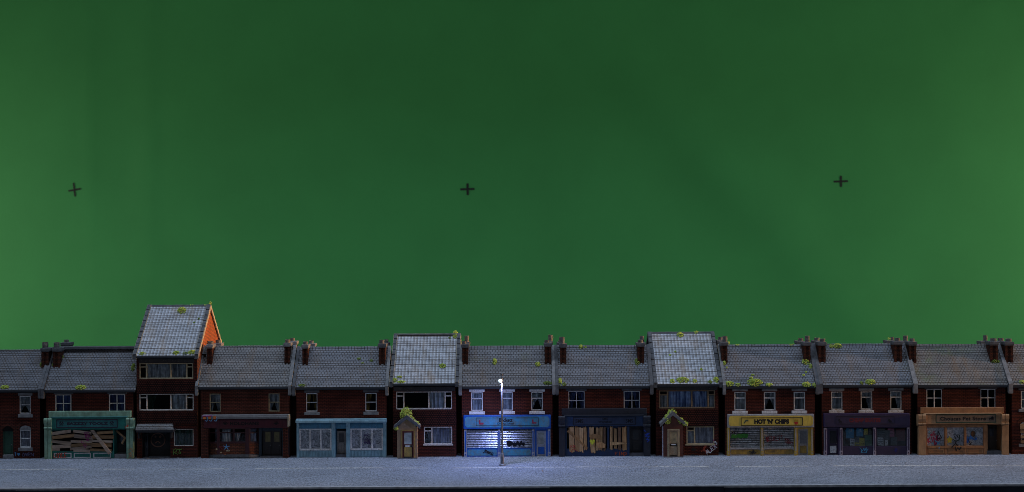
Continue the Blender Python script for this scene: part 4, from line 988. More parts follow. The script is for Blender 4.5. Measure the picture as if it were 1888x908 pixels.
def shop_bright_blue():
    H = House('shuttered_shop', 'bright blue shop with silver roller shutters lit up behind the street lamp', 'shop', 935, 842.4)
    terrace(H, 852, 1018.5, 713.8, 640.3, (851.5, 1018.5), brick_a, brick_dk, slate(7, moss=.05, warm=.35),
            [(868.5, 890.5, 724, 758), (924, 945.5, 724, 758), (979.5, 1001, 724, 758), (858, 1012, 788, None)])
    H.parapet(846, 6.0, stone); H.parapet(1018.4, 5.8, stone); H.party_wall(1018.8, 1030)
    H.chimney(852.5, 863.5, 640.7, 670.8, [(856, 8.5, 5.5, .3)]); H.chimney(856, 865, 637, 643, [(861, 8.5, 12, .3)], d0=84, rib=False, pm=pot_tan)
    H.chimney(1005, 1016.5, 639.5, 668.5, [(1008.5, 8.5, 5.5, .3)]); H.chimney(1008, 1018, 636, 642, [(1015.3, 8.5, 12, .3)], d0=84, rib=False, pm=pot_tan)
    mb = MB()
    for k in range(9): 
        a = R.uniform(-.4, 1.2); x, y = 1015 + R.uniform(-2, 3), 621.5
        H.stroke(mb, [(x, y), (x + 4 * math.cos(a), y - 2.2 * math.sin(a)), (x + 7 * math.cos(a), y + 2)], .35, 90)
    mb.build('nest_straw', stone_tan_lit, H.root)
    sash3(H, (868, 923.7, 979), 22.6, 723.6, 759, 735.8, white_w, ('full', 'full', 'tied'), (718.6, 723.4), (759.6, 765), net_c)
    b1 = M_paint('bright_blue_paint', (.006, .085, .40), (.20, .28, .42), .3, .4, .35, (.01, .05, .16), 71); b2 = M_paint('sky_blue_paint', (.045, .27, .46), (.16, .20, .22), .6, .5, .75, (.10, .14, .14), 72)
    gy = M_paint('grey_edge_paint', (.36, .37, .42), (.12, .11, .1), .5, .5, .4, None, 73)
    s = boxed_fascia(H, 854.5, 1015.3, 766.6, 791.6, b1, b2)
    ink = M_plain('black_lettering', (.008, .008, .012)); red = M_plain('red_lettering', (.26, .03, .06)); mb = MB(); d = -7.6
    H.frame_line(mb, 878, 993, 771.4, 785.6, .7, d, th=.15)
    H.lettering(mb, 'Beckett', 920, 944.8, 772.0, 779, d - .1, bold=.026); H.lettering(mb, 'Driving School', 917, 947.5, 780, 784.8, d - .1, bold=.012)
    for x, y in ((883, 775), (981, 774.5)): H.box(mb, x, x + 2.6, y, y + 7.6, d - .2, d + .1, 1); H.box(mb, x + 2.6, x + 7.8, y + 5.2, y + 7.6, d - .2, d + .1, 1)
    H.stroke(mb, [(884, 784), (889, 783.5), (891.5, 781)], .8, d, 1)
    mb.build('lettering', [ink, red], s)
    pilasters(H, (855.5, 917.5, 980.4, 1010), 793, 842.4, gy, b1)
    sh = M_shutter('bright_shutter', .25, 1)
    H.shutter(861, 917, 792.5, 827, 11, sh); H.shutter(923, 980, 792.5, 827, 11, sh)
    riser(H, 860.3, 917.3, 828, b1, b2, 842.4); riser(H, 922.4, 980, 828, b1, b2, 842.4)
    H.part('door_surround', b1, [(985.2, 989, 791, None, -2, 3), (1006.5, 1010, 791, None, -2, 3), (989, 1006.5, 791, 795, -2, 3)])
    H.door(989, 1006.5, 795.5, 841.6, gy, d=0, glassbox=(992.4, 1003.4, 799, 820), panel=(991.8, 1003.6, 825, 838.5), pm=b1, fw=2.2, gm=M_plain('grimy_glass', (.26, .28, .27), .2, var=.4, scale=10))
    mb = MB(); p = -.7
    H.blob(mb, 938.5, 818, 5.4, 5.4, p, 0, 12, .1); H.stroke(mb, [(942, 819), (966, 819)], 4.2, p); H.quadbar(mb, [(941, 817), (945, 822), (948, 815), (951, 820), (955, 813), (957, 819), (961, 813), (964, 820), (967, 816), (965, 824), (961, 820), (958, 825), (954, 819), (951, 824), (946, 823), (943, 820)], p - .6, p)
    H.stroke(mb, [(948, 821), (955, 814)], 1.4, p); H.stroke(mb, [(956, 822), (961, 814), (965, 823)], 1.5, p)
    H.stroke(mb, [(890.5, 836), (895, 830), (900, 834)], 1.0, -3.5); H.scrawl(mb, 'Mang', 894, 835, 3.2, 4.4, 1.0, -3.5, ang=-.25, gap=.25); H.stroke(mb, [(890, 835.5), (897, 835.5), (907, 839.5)], .9, -3.5)
    mb.build('graffiti', M_plain('black_spray', (.006, .005, .010)), H.root)
    return H
h_bright = shop_bright_blue()

# ---- 8 navy boarded shop -------------------------------------------------------------------------------
def shop_navy():
    H = House('boarded_shop', 'dark navy shop with upright broken planks over its windows and a yellow heart', 'shop', 1114, 842)
    terrace(H, 1030, 1198, 713.6, 639.6, (1030, 1198), brick_a, brick_dk, slate(8, moss=.0),
            [(1048, 1078, 722.5, 757), (1150, 1180, 722.5, 757), (1042, 1187, 785, None)])
    H.parapet(1024.6, 5.2, stone_dk); H.parapet(1198, 6.2, stone_dk); H.party_wall(1198.3, 1210)
    H.chimney(1033.5, 1044, 640.5, 670.7, [(1036.5, 10, 12.5, .3)], cm=stone_dk); H.chimney(1029, 1036, 638, 644, [(1033, 7, 4, .3)], d0=84, rib=False)
    H.chimney(1176, 1188, 639.5, 669.5, [(1181, 9.5, 5.6, .3)]); H.chimney(1181, 1189, 638, 644, [(1184, 8.5, 11.5, .3)], d0=84, rib=False)
    bw = M_paint('blue_white_frame', (.46, .48, .53), (.2, .2, .22), .4, .5, .3, None, 81)
    for x in (1047.6, 1149.8): H.window(x, x + 30.8, 722, 757, vb=[x + 15.4], hb=[739.8], fw=1.8, mat=bw, lintel=(x - 3.2, x + 34, 718, 721.8), lm=stone_dk, curt=[('pair', blue_c, x + 2, x + 29, 724, 756)])
    bk = M_paint('blue_black_paint', (.018, .020, .030), (.06, .06, .075), .3, .45, .3, None, 82); nv = M_paint('navy_paint', (.012, .035, .095), (.05, .07, .12), .35, .45, .45, (.008, .016, .035), 83)
    nf = M_paint('faded_navy_paint', (.022, .036, .075), (.02, .03, .05), .3, .5, .3, None, 84)
    H.part('upper_fascia', bk, [(1035.8, 1192.6, 754.6, 767.4, -6, 1)], bevel=.006)
    s = H.part('sign_board', [nv, bk], [(1041.8, 1186.8, 768, 787, -10, 1, 0), (1040, 1188, 767, 768, -14, 1, 1)], bevel=.006)
    ink = M_plain('black_blue_paint', (.006, .007, .012)); mb = MB()
    H.box(mb, 1057, 1172, 770.5, 784.5, -10.4, -10.02, 1); H.frame_line(mb, 1057, 1172, 770.5, 784.5, .9, -10.5)
    H.lettering(mb, 'SMS', 1061, 1075.5, 774, 781, -10.6, bold=.02); H.lettering(mb, 'SMS', 1153.5, 1167, 774, 781, -10.6, bold=.01)
    H.lettering(mb, 'SMS', 1110.5, 1120.5, 771.6, 775.4, -10.6, bold=.02); H.lettering(mb, 'Workshop', 1103, 1128, 777.2, 781.8, -10.6, bold=.025)
    mb.build('lettering', [ink, nf], s)
    for xa, xb in ((1030.5, 1041.5), (1187, 1199)):
        mb = MB(); H.console(mb, xa - .6, xb + .4, 768, 789, -15, 0); H.box(mb, xa, xb, 789, None, -8, 2); mb.build('pilaster', bk, H.root)
    H.part('shop_window', nv, [(1042, 1045, 787, None, -4, 2), (1083, 1086.5, 787, None, -4, 2), (1119, 1123, 787, None, -4, 2), (1156, 1160, 787, None, -4, 8), (1045, 1156, 829, None, -3.5, 2), (1045, 1156, 787, 790, -3.5, 2)])
    H.part('dark_void_sheet', dark_m, [(1043, 1157, 788, 830, 3, 4)])  # unlit space behind these planks put in as a near-black sheet
    w1 = M_wood('pale_plank', (.56, .35, .175), (.31, .18, .08), 85, False); w2 = M_wood('tan_plank', (.43, .25, .115), (.24, .13, .055), 86, False); w3 = M_wood('dark_plank', (.26, .15, .09), (.14, .08, .045), 87, False)
    def jag(x0, x1, y0, y1, lean=0.0, m=w1, d=-6.0):
        mb = MB(); n = 4; top = [(x0 + (x1 - x0) * k / n, y0 + R.uniform(-1.2, 2.2)) for k in range(n + 1)]; bot = [(x0 + lean + (x1 - x0) * k / n, y1 + R.uniform(-2.6, 1.8)) for k in range(n + 1)]
        for k in range(n): H.quadbar(mb, [bot[k], bot[k + 1], top[k + 1], top[k]], d, d + 1.8)
        mb.build('plank', m, H.root)
    for a in ((1048.5, 1058, 788, 834, 1, w1), (1059.5, 1067, 788, 833, .5, w2), (1068, 1075, 789, 834.5, 0, w1), (1075.5, 1081, 788, 832, 1, w2), (1086, 1094.5, 788, 836, 3, w1), (1098.5, 1103.5, 789, 832, -.5, w1), (1105, 1111, 788.5, 833, -1, w1), (1112.5, 1116.5, 788, 833, 0, w3),
              (1124.5, 1129, 788, 831, 0, w1), (1131.5, 1136.5, 791, 829, .5, w1), (1139, 1145, 788, 831, 0, w3), (1147, 1154.5, 788.5, 831, .5, w2)): jag(*a)
    def flat(pts, m, d=-8.5):
        mb = MB(); H.quadbar(mb, pts, d, d + 1.6); mb.build('plank', m, H.root)
    flat([(1045, 797), (1048, 793.5), (1083.5, 826.5), (1081.5, 829.5)], w2); flat([(1086, 805), (1093, 802), (1103, 802), (1107, 806), (1104, 810), (1088, 809.5)], w2)
    flat([(1098, 818), (1110, 817), (1116, 821), (1115, 827), (1105, 828), (1099, 823)], w2); flat([(1124.5, 822.8), (1124.5, 816), (1155.5, 818.5), (1155.5, 819.8)], w1)
    mb = MB(); p = -6.3
    H.quadbar(mb, [(1091.5, 822), (1087, 816), (1087.5, 812.2), (1090, 811.8), (1091.8, 814), (1094, 811.4), (1096.2, 812.6), (1096, 816.5)], p - 2.6, p)
    H.scrawl(mb, 'XX', 1051, 826.5, 4, 4.5, .8, p, mi=1); H.stroke(mb, [(1053, 834), (1055, 830), (1058, 829), (1061, 831), (1063, 833)], .9, p, 1)
    H.scrawl(mb, 'FIND', 1134, 841, 4.4, 6, 1.1, -4, gap=.25, mi=2)
    H.stroke(mb, [(1187.5, 795), (1190.5, 797.5)], 2, -8.2, 3); H.stroke(mb, [(1189, 803), (1197, 800.5), (1190, 806), (1197, 806), (1192, 812), (1197, 813), (1193, 816.5)], 1.5, -8.2, 3)
    mb.build('graffiti', [M_plain('yellow_green_spray', (.40, .42, .03)), rd_s, M_plain('orange_red_spray', (.40, .08, .025)), M_plain('royal_blue_spray', (.015, .055, .36))], H.root)
    H.part('door_recess', bk, [(1159.5, 1161, 787, None, 0, 16), (1185, 1187, 787, None, 0, 16), (1161, 1185, 787, 789, 0, 16)])
    H.door(1161, 1185, 789, 838, M_paint('black_shop_door', (.016, .016, .019), (.05, .05, .05), .3, .5, .3, None, 88), d=9, glassbox=(1166.5, 1178, 794, 812), gm=M_plain('black_glass', (.03, .032, .036), .15), panel=(1166, 1178.5, 818, 834))
    H.part('doorstep', stone_dk, [(1160, 1187, 837, None, -2, 12)])
    return H
rd_s = M_plain('scarlet_spray', (.36, .03, .03))
h_navy = shop_navy()

# ---- 9 house with red porch ----------------------------------------------------------------------------------
def house_red_porch():
    H = House('porch_house', 'two-storey brick house with a dark red porch, blue curtains and white graffiti by its window', 'house', 1267, 840)
    semi(H, 1208, 1329, 708.5, 613.5, (1209.5, 1324.5), brick_b, brick_b, ptile(9), [(1215.5, 1318, 720, 752.6), (1265.5, 1316.5, 786.5, 819.5)])
    H.verge(1205.5, 5.6, stone_dk, stone_dk, 9); H.verge(1326, 5.6, stone_dk, stone_dk, 9); H.party_wall(1324.8, 1337, 40)
    H.part('lintel_beam', M_paint('tarred_beam_c', (.028, .027, .028), (.1, .1, .1), .35, .8, .4, None, 29), [(1211, 1323, 712.5, 719, -1.2, 1)])
    wide_window(H, 1215, 1318.6, 719.4, 753, 1231, 1275.7, 1305.7, brown_w, [('full', stripe_c, 1233, 1274, 721, 752), ('full', stripe_c, 1277, 1304, 721, 752), ('full', net_d, 1217, 1230, 728, 751), ('full', net_d, 1307, 1317, 728, 751)], 8.5)
    H.part('hung_tiles', tilehang, [(1210.5, 1323.6, 755, 785, -1.6, .5)])
    wide_window(H, 1265, 1317, 786, 820, 1280.3, 0, None, cream_w, [('full', net_d, 1267, 1279, 795, 818), ('full', lace_c, 1282, 1315, 788, 818)], 8, False)
    H.part('sill', cream_w, [(1263.5, 1318.5, 819, 821.4, -3, -.2)])
    rb = M_paint('dark_red_boarding', (.115, .034, .022), (.07, .025, .02), .3, .7, .4, None, 91); bb = M_paint('slate_grey_barge', (.13, .135, .15), (.3, .3, .3), .35, .6, .4, None, 92)
    porch(H, 1222.5, 1259.5, 786, (1240, 759.5), 783, -20, rb, pslate, bb, side_left=white_g)
    H.part('door_surround', cream_w, [(1230.4, 1232.6, 791, 842, -21.2, -19.5), (1250.6, 1252.8, 791, 842, -21.2, -19.5), (1232.6, 1250.6, 791, 793.2, -21.2, -19.5)])
    tn = M_paint('tan_door', (.30, .22, .14), (.17, .11, .06), .5, .6, .45, None, 93)
    H.door(1232.6, 1250.6, 793.2, 841.5, tn, d=-21.6, glassbox=(1235.6, 1247.8, 796, 816.5), panel=(1235, 1248, 823, 839.5), fw=1.8, slot=(1237, 1246, 818.8, 820.6), gm=M_plain('amber_glass', (.36, .27, .15), .2, var=.4, scale=9))
    H.part('doorstep', stone_dk, [(1223, 1260, 842, None, -23, -20)])
    mb = MB()
    for k in range(16): H.blob(mb, 1299 + R.gauss(0, 5), 829 + R.gauss(0, 4), R.uniform(1, 3), R.uniform(.8, 2.2), -.4, 1, 8)
    for k in range(9): H.blob(mb, 1281 + R.gauss(0, 3), 831 + R.gauss(0, 4), R.uniform(1.5, 3.5), R.uniform(1, 2.8), -.35, 2, 8)
    for k in range(8): H.blob(mb, 1313 + R.gauss(0, 4), 820 + R.gauss(0, 7), R.uniform(.6, 1.6), R.uniform(.6, 1.6), -.5, 3, 7)
    H.scrawl(mb, 'ALEX', 1303.5, 838.5, 5.0, 7.6, 1.15, -1.2, ang=.62, gap=.18); H.scrawl(mb, 'S', 1320, 820, 3.4, 6, 1.1, -1.2, ang=.62)
    mb.build('graffiti', [M_plain('white_spray', (.60, .56, .60)), M_plain('rust_red_spray', (.30, .055, .03)), M_plain('soot_spray', (.014, .010, .010)), M_plain('magenta_dots_spray', (.28, .02, .14))], H.root)
    return H
h_red = house_red_porch()

# ---- 10 yellow chip shop ----------------------------------------------------------------------------------------
def shop_yellow():
    H = House('chip_shop', 'yellow chip shop with two dull grey roller shutters and black lettering', 'shop', 1420, 839.6)
    terrace(H, 1337, 1503, 712.3, 637, (1336.7, 1502.4), brick_b, brick_dk, slate(10),
            [(1354, 1375, 723, 757), (1408.5, 1430, 723, 757), (1463.5, 1484.5, 723, 757), (1344, 1498, 786, None)])
    H.parapet(1332, 5.4, stone, stone_tan_lit); H.parapet(1503, 6.8, stone_dk); H.party_wall(1502.6, 1515.5)
    H.chimney(1330.5, 1341.5, 636.5, 667, [(1337, 9.5, 11, .35)]); H.chimney(1324, 1332, 633, 639, [(1328.5, 8.5, 6, .4)], d0=84, rib=False)
    H.chimney(1482.5, 1494.5, 637, 667, [(1488.8, 9, 11.5, .35)]); H.chimney(1471, 1482, 635, 641, [(1476.8, 10, 5, .4)], d0=84, rib=False)
    sash3(H, (1353.5, 1408, 1463), 22.3, 722.4, 757.4, 734, white_g, ('full', 'tied', 'full'), (716.7, 721.6), (758, 763), net_d)
    ye = M_paint('mustard_paint', (.48, .32, .045), (.20, .15, .06), .3, .5, .4, (.19, .13, .035), 101); yf = M_paint('mustard_sign_face', (.62, .44, .07), (.26, .2, .1), .25, .5, .3, (.26, .17, .04), 102)
    yd = M_paint('dirty_mustard', (.36, .22, .035), (.12, .09, .05), .5, .6, .85, (.07, .05, .025), 103); gy = M_paint('dull_grey_edge', (.34, .33, .34), (.16, .12, .08), .6, .5, .45, None, 104)
    s = boxed_fascia(H, 1341.5, 1501, 764.3, 788.6, gy, yf)
    ink = M_plain('black_chip_lettering', (.008, .008, .008)); mb = MB(); d = -7.6
    H.frame_line(mb, 1366.5, 1479.5, 770.6, 784.4, 1.2, d, th=.15); H.lettering(mb, "HOT 'N' CHIPS", 1390.5, 1455, 772.9, 782, d - .1, bold=.05)
    H.quadbar(mb, [(1371, 782), (1372, 778), (1375, 774), (1379.5, 774), (1380, 777), (1376, 777), (1373.5, 780)], d - .2, d, 1)
    H.quadbar(mb, [(1465, 783), (1464, 778), (1471.5, 778), (1470.5, 783)], d - .2, d, 2)
    for k in range(5): H.stroke(mb, [(1465 + k * 1.4, 778), (1464.6 + k * 1.6, 773.5 + R.uniform(0, 1.5))], .9, d, 3)
    mb.build('lettering', [ink, M_plain('fish_green', (.055, .085, .05)), M_plain('carton_red', (.36, .03, .02)), M_plain('chip_yellow', (.36, .22, .02))], s)
    pilasters(H, (1340.5, 1402.5, 1464.8, 1494.6), 789, 839.6, ye, gy)
    sh = M_shutter('dull_shutter', .75, 5)
    H.shutter(1346, 1402, 789.5, 826, 11, sh, handle=(1365, 1380, 817, 820.5)); H.shutter(1407.5, 1464, 789.5, 826, 11, sh, handle=(1428, 1440.5, 817, 821))
    H.part('shutter_sill', gy, [(1346, 1402, 826, 828, -4.4, 1), (1407.5, 1464, 826, 828, -4.4, 1)])
    riser(H, 1345.4, 1402.3, 827.5, gy, yd, 839.6); riser(H, 1407.3, 1464.6, 827.5, gy, yd, 839.6)
    H.part('door_surround', ye, [(1469.2, 1471.6, 788.6, None, -2, 3), (1489.6, 1494.8, 788.6, None, -2, 3), (1471.6, 1489.6, 788.6, 791.5, -2, 3)])
    H.door(1471.6, 1489.6, 791.6, 839, gy, d=0, glassbox=(1474.6, 1487, 795.6, 818.5), panel=(1474.4, 1486.8, 822.4, 836.6), pm=yd, fw=2, gm=M_plain('grey_glass', (.13, .13, .14), .25, var=.25))
    mb = MB(); p = .2
    H.quadbar(mb, [(1347.5, 808), (1349, 801), (1354, 800.5), (1355.5, 803), (1360, 800), (1366, 800.5), (1371, 799.5), (1380, 800.5), (1377.5, 808), (1370, 807), (1366, 808.5), (1360, 806.5), (1355, 808.8), (1352, 807)], p - 1.3, p, 0)
    H.scrawl(mb, 'sX', 1349, 799, 3, 4, .8, p - .8, mi=2); H.scrawl(mb, 'BECKETT', 1413.5, 814.5, 3.4, 8.2, .85, p - .7, ang=.1, gap=.3, mi=1); H.scrawl(mb, 'WAS', 1447, 811.5, 2.4, 3.2, .7, p - .7, ang=-.2, mi=1); H.scrawl(mb, 'HERE', 1448, 817, 2.3, 4, .7, p - .7, ang=-.2, mi=1)
    H.stroke(mb, [(1459, 815), (1462, 817), (1461.5, 824)], .8, p - .7, 1); H.stroke(mb, [(1412.5, 808), (1415.5, 815), (1417, 812)], 1.4, p - .7, 1)
    for k in range(9): H.blob(mb, 1387 + R.gauss(0, 2.2), 834 + R.gauss(0, 1.6), R.uniform(1, 2.6), R.uniform(.8, 1.8), -3.6, 2, 8)
    H.stroke(mb, [(1388, 836), (1388.5, 829.5)], 1.8, -3.8, 2); H.stroke(mb, [(1390, 836), (1396, 833)], 1.1, -3.8, 2)
    mb.build('graffiti', [M_plain('green_spray', (.03, .17, .025)), M_plain('deep_red_spray', (.16, .012, .022)), black_m], H.root)
    return H
h_yellow = shop_yellow()

# ---- 11 dark purple shop -------------------------------------------------------------------------------------------
def shop_purple():
    H = House('purple_shop', 'dark purple shop with shirts and posters displayed in its window', 'shop', 1598, 838.9)
    terrace(H, 1516, 1682, 710.5, 635.8, (1515, 1680), brick_b, brick_dk, slate(11, moss=.12),
            [(1532.5, 1553.5, 722, 756), (1587, 1608.5, 722, 756), (1641.5, 1662.5, 722, 756), (1522, 1676, 786, None)])
    H.parapet(1509.8, 5.8, stone_dk, stone_tan_lit); H.parapet(1682, 8.2, stone, stone); H.party_wall(1680.2, 1692)
    H.chimney(1509.5, 1522.5, 636, 666.5, [(1517, 10, 5.5, .35)]); H.chimney(1502, 1514, 634, 640, [(1506.5, 10, 5.5, .4)], d0=84, rib=False)
    H.chimney(1649, 1663.5, 635.5, 665.5, [(1655, 10.5, 6, .35)]); H.chimney(1636, 1649, 634, 640, [(1645.5, 7, 6, .4)], d0=84, rib=False)
    sash3(H, (1531.8, 1586.6, 1641), 22, 721.6, 756.4, 733, rust_w, ('full', 'right', 'right'), (715.8, 720.8), (757, 762), net_d)
    pu = M_paint('dark_purple_paint', (.040, .024, .068), (.15, .11, .17), .3, .45, .4, (.016, .012, .026), 111); pf = M_paint('purple_sign_face', (.034, .022, .055), (.10, .08, .12), .25, .5, .4, (.02, .014, .03), 112)
    gy = M_paint('mauve_grey_edge', (.38, .33, .40), (.10, .07, .08), .6, .5, .4, None, 113)
    s = boxed_fascia(H, 1519, 1677.4, 763, 787.8, pu, pf)
    mb = MB(); d = -7.6; H.frame_line(mb, 1541.5, 1648.5, 768, 782, .7, d, th=.15)
    H.lettering(mb, 'CHEAP SKATES', 1565.5, 1623.6, 771, 779.2, d - .1, bold=.05, mi=1)
    for x in (1548, 1640):
        H.quadbar(mb, [(x - 2.5, 776), (x - 2, 772), (x + .5, 773), (x + 1.5, 775.5), (x + 4, 777), (x + 3.8, 778.6), (x - 1, 777.8)], d - .2, d); H.blob(mb, x + 2.6, 779.4, .9, .9, d); H.blob(mb, x - .6, 778.6, .9, .9, d)
    mb.build('lettering', [M_plain('black_purple', (.009, .007, .012)), M_plain('maroon_lettering', (.11, .014, .02))], s)
    pilasters(H, (1519.6, 1548.6, 1610.4, 1672.4), 789, 838.9, gy, pu, w=4.4)
    H.part('shop_window', pu, [(1553, 1610.5, 788, 789.6, -2, 2), (1614.8, 1672.5, 788, 789.6, -2, 2), (1553, 1554.2, 789.6, 823, -2, 2), (1609.4, 1610.5, 789.6, 823, -2, 2), (1614.8, 1616, 789.6, 823, -2, 2), (1671.2, 1672.5, 789.6, 823, -2, 2)])
    mb = MB()
    for a, b in ((1554.2, 1609.4), (1616, 1671.2)): H.box(mb, a, b, 789.6, 823, .2, .6)
    mb.build('pane', glass, H.root)
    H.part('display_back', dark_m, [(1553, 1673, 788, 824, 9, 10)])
    riser(H, 1553, 1610.5, 823.5, pu, pf, 838.9); riser(H, 1614.8, 1672.5, 823.5, pu, pf, 838.9)
    cyan = M_plain('blue_cloth', (.035, .20, .36), .9); yel = M_plain('yellow_paper', (.42, .36, .04), .9, var=.35, scale=20); wht = M_plain('white_paper', (.50, .50, .52), .9, var=.5, scale=45); grn = M_plain('green_paper', (.035, .12, .055), .9); gre = M_plain('grey_paper', (.09, .10, .105), .9, var=.4, scale=25); pnk = M_plain('pink_paper', (.30, .10, .17), .9, var=.3); rdp = M_plain('dark_red_paper', (.10, .018, .018), .9)
    inkp = M_plain('poster_ink', (.015, .015, .015))
    def shirt(x0, x1, y0, y1, dd):
        mb = MB(); w = x1 - x0
        H.quadbar(mb, [(x0 + 1, y1), (x1 - 1, y1), (x1 - 1, y0 + 6), (x1, y0 + 5), (x1 - 1.5, y0), (x0 + w * .62, y0 - .6), (x0 + w * .5, y0 + .6), (x0 + w * .38, y0 - .6), (x0 + 1.5, y0), (x0, y0 + 5), (x0 + 1, y0 + 6)], dd, dd + .5)
        for k in range(3): H.stroke(mb, [(x0 + w * .35, y0 + 3 + k * 2), (x0 + w * .7, y0 + 2.4 + k * 2)], .6, dd - .1, 1)
        mb.build('shirt', [cyan, wht], H.root)
    shirt(1558.5, 1575, 790, 808, 2.4); shirt(1578, 1592, 790, 805, 3)
    def poster(x0, x1, y0, y1, m, dd, lines=2):
        mb = MB(); e = R.uniform(-.5, .5); H.quadbar(mb, [(x0, y1 + e), (x1, y1 - e), (x1 + e, y0 - e), (x0 + e, y0 + e)], dd, dd + .3, 0)
        for k in range(lines):
            y = y0 + (y1 - y0) * (k + 1) / (lines + 1); H.stroke(mb, [(x0 + 1.5, y), ((x0 + x1) / 2, y + R.uniform(-1.5, 1)), (x1 - 1.5, y)], .7, dd - .1, 1)
        mb.build('poster', [m, inkp], H.root)
    for a in ((1592.5, 1599.5, 791, 802, yel, 3.4), (1567, 1575.5, 809, 822, wht, 2.6, 3), (1584.5, 1594, 808, 823, yel, 3.2), (1575.5, 1587, 816.5, 823, yel, 2.4), (1595, 1607, 803, 823, grn, 3.6, 1), (1576, 1584, 806, 816, gre, 4, 1), (1601.5, 1606, 792, 801, gre, 4.2),
              (1617, 1632, 789.8, 806, gre, 3.2, 3), (1630, 1640, 794, 812, gre, 3, 2), (1618, 1629, 807, 822, wht, 4.4, 3), (1637, 1649, 790.5, 806, pnk, 3.4), (1631, 1637, 812, 822, wht, 3.4, 1), (1643, 1654, 807, 821, gre, 3, 1), (1651, 1668, 791, 814, rdp, 4.4, 0)): poster(*a)
    H.part('door_surround', pu, [(1524.2, 1526.8, 788, None, -2, 4), (1545, 1548.6, 788, None, -2, 4), (1526.8, 1545, 788, 791, -2, 4)])
    dr = H.door(1526.8, 1545, 791, 838.4, pu, d=3, glassbox=(1529.6, 1542.4, 794, 818), gm=M_plain('black_door_glass', (.010, .010, .014), .15), fw=2)
    mb = MB(); H.quadbar(mb, [(1530, 835.4), (1541.6, 835.2), (1541.8, 822), (1529.8, 822.2)], 2.2, 3.0); mb.build('notice', wht, dr)
    mb = MB(); H.stroke(mb, [(1585, 826), (1588, 829), (1587.5, 834), (1591, 830), (1592.5, 826.5), (1594, 832), (1597, 825.5), (1596.5, 834), (1600.5, 828)], .9, -3.6); H.stroke(mb, [(1587, 835), (1592, 834), (1598, 835)], .7, -3.6)
    for k in range(8): H.blob(mb, 1652 + R.gauss(0, 3), 830 + R.gauss(0, 1.6), 1.8, 1.4, -3.6, 1, 7)
    mb.build('graffiti', [M_plain('cyan_spray', (.05, .24, .42)), M_plain('dim_blue_patch', (.016, .018, .12))], H.root)
    return H
h_purple = shop_purple()

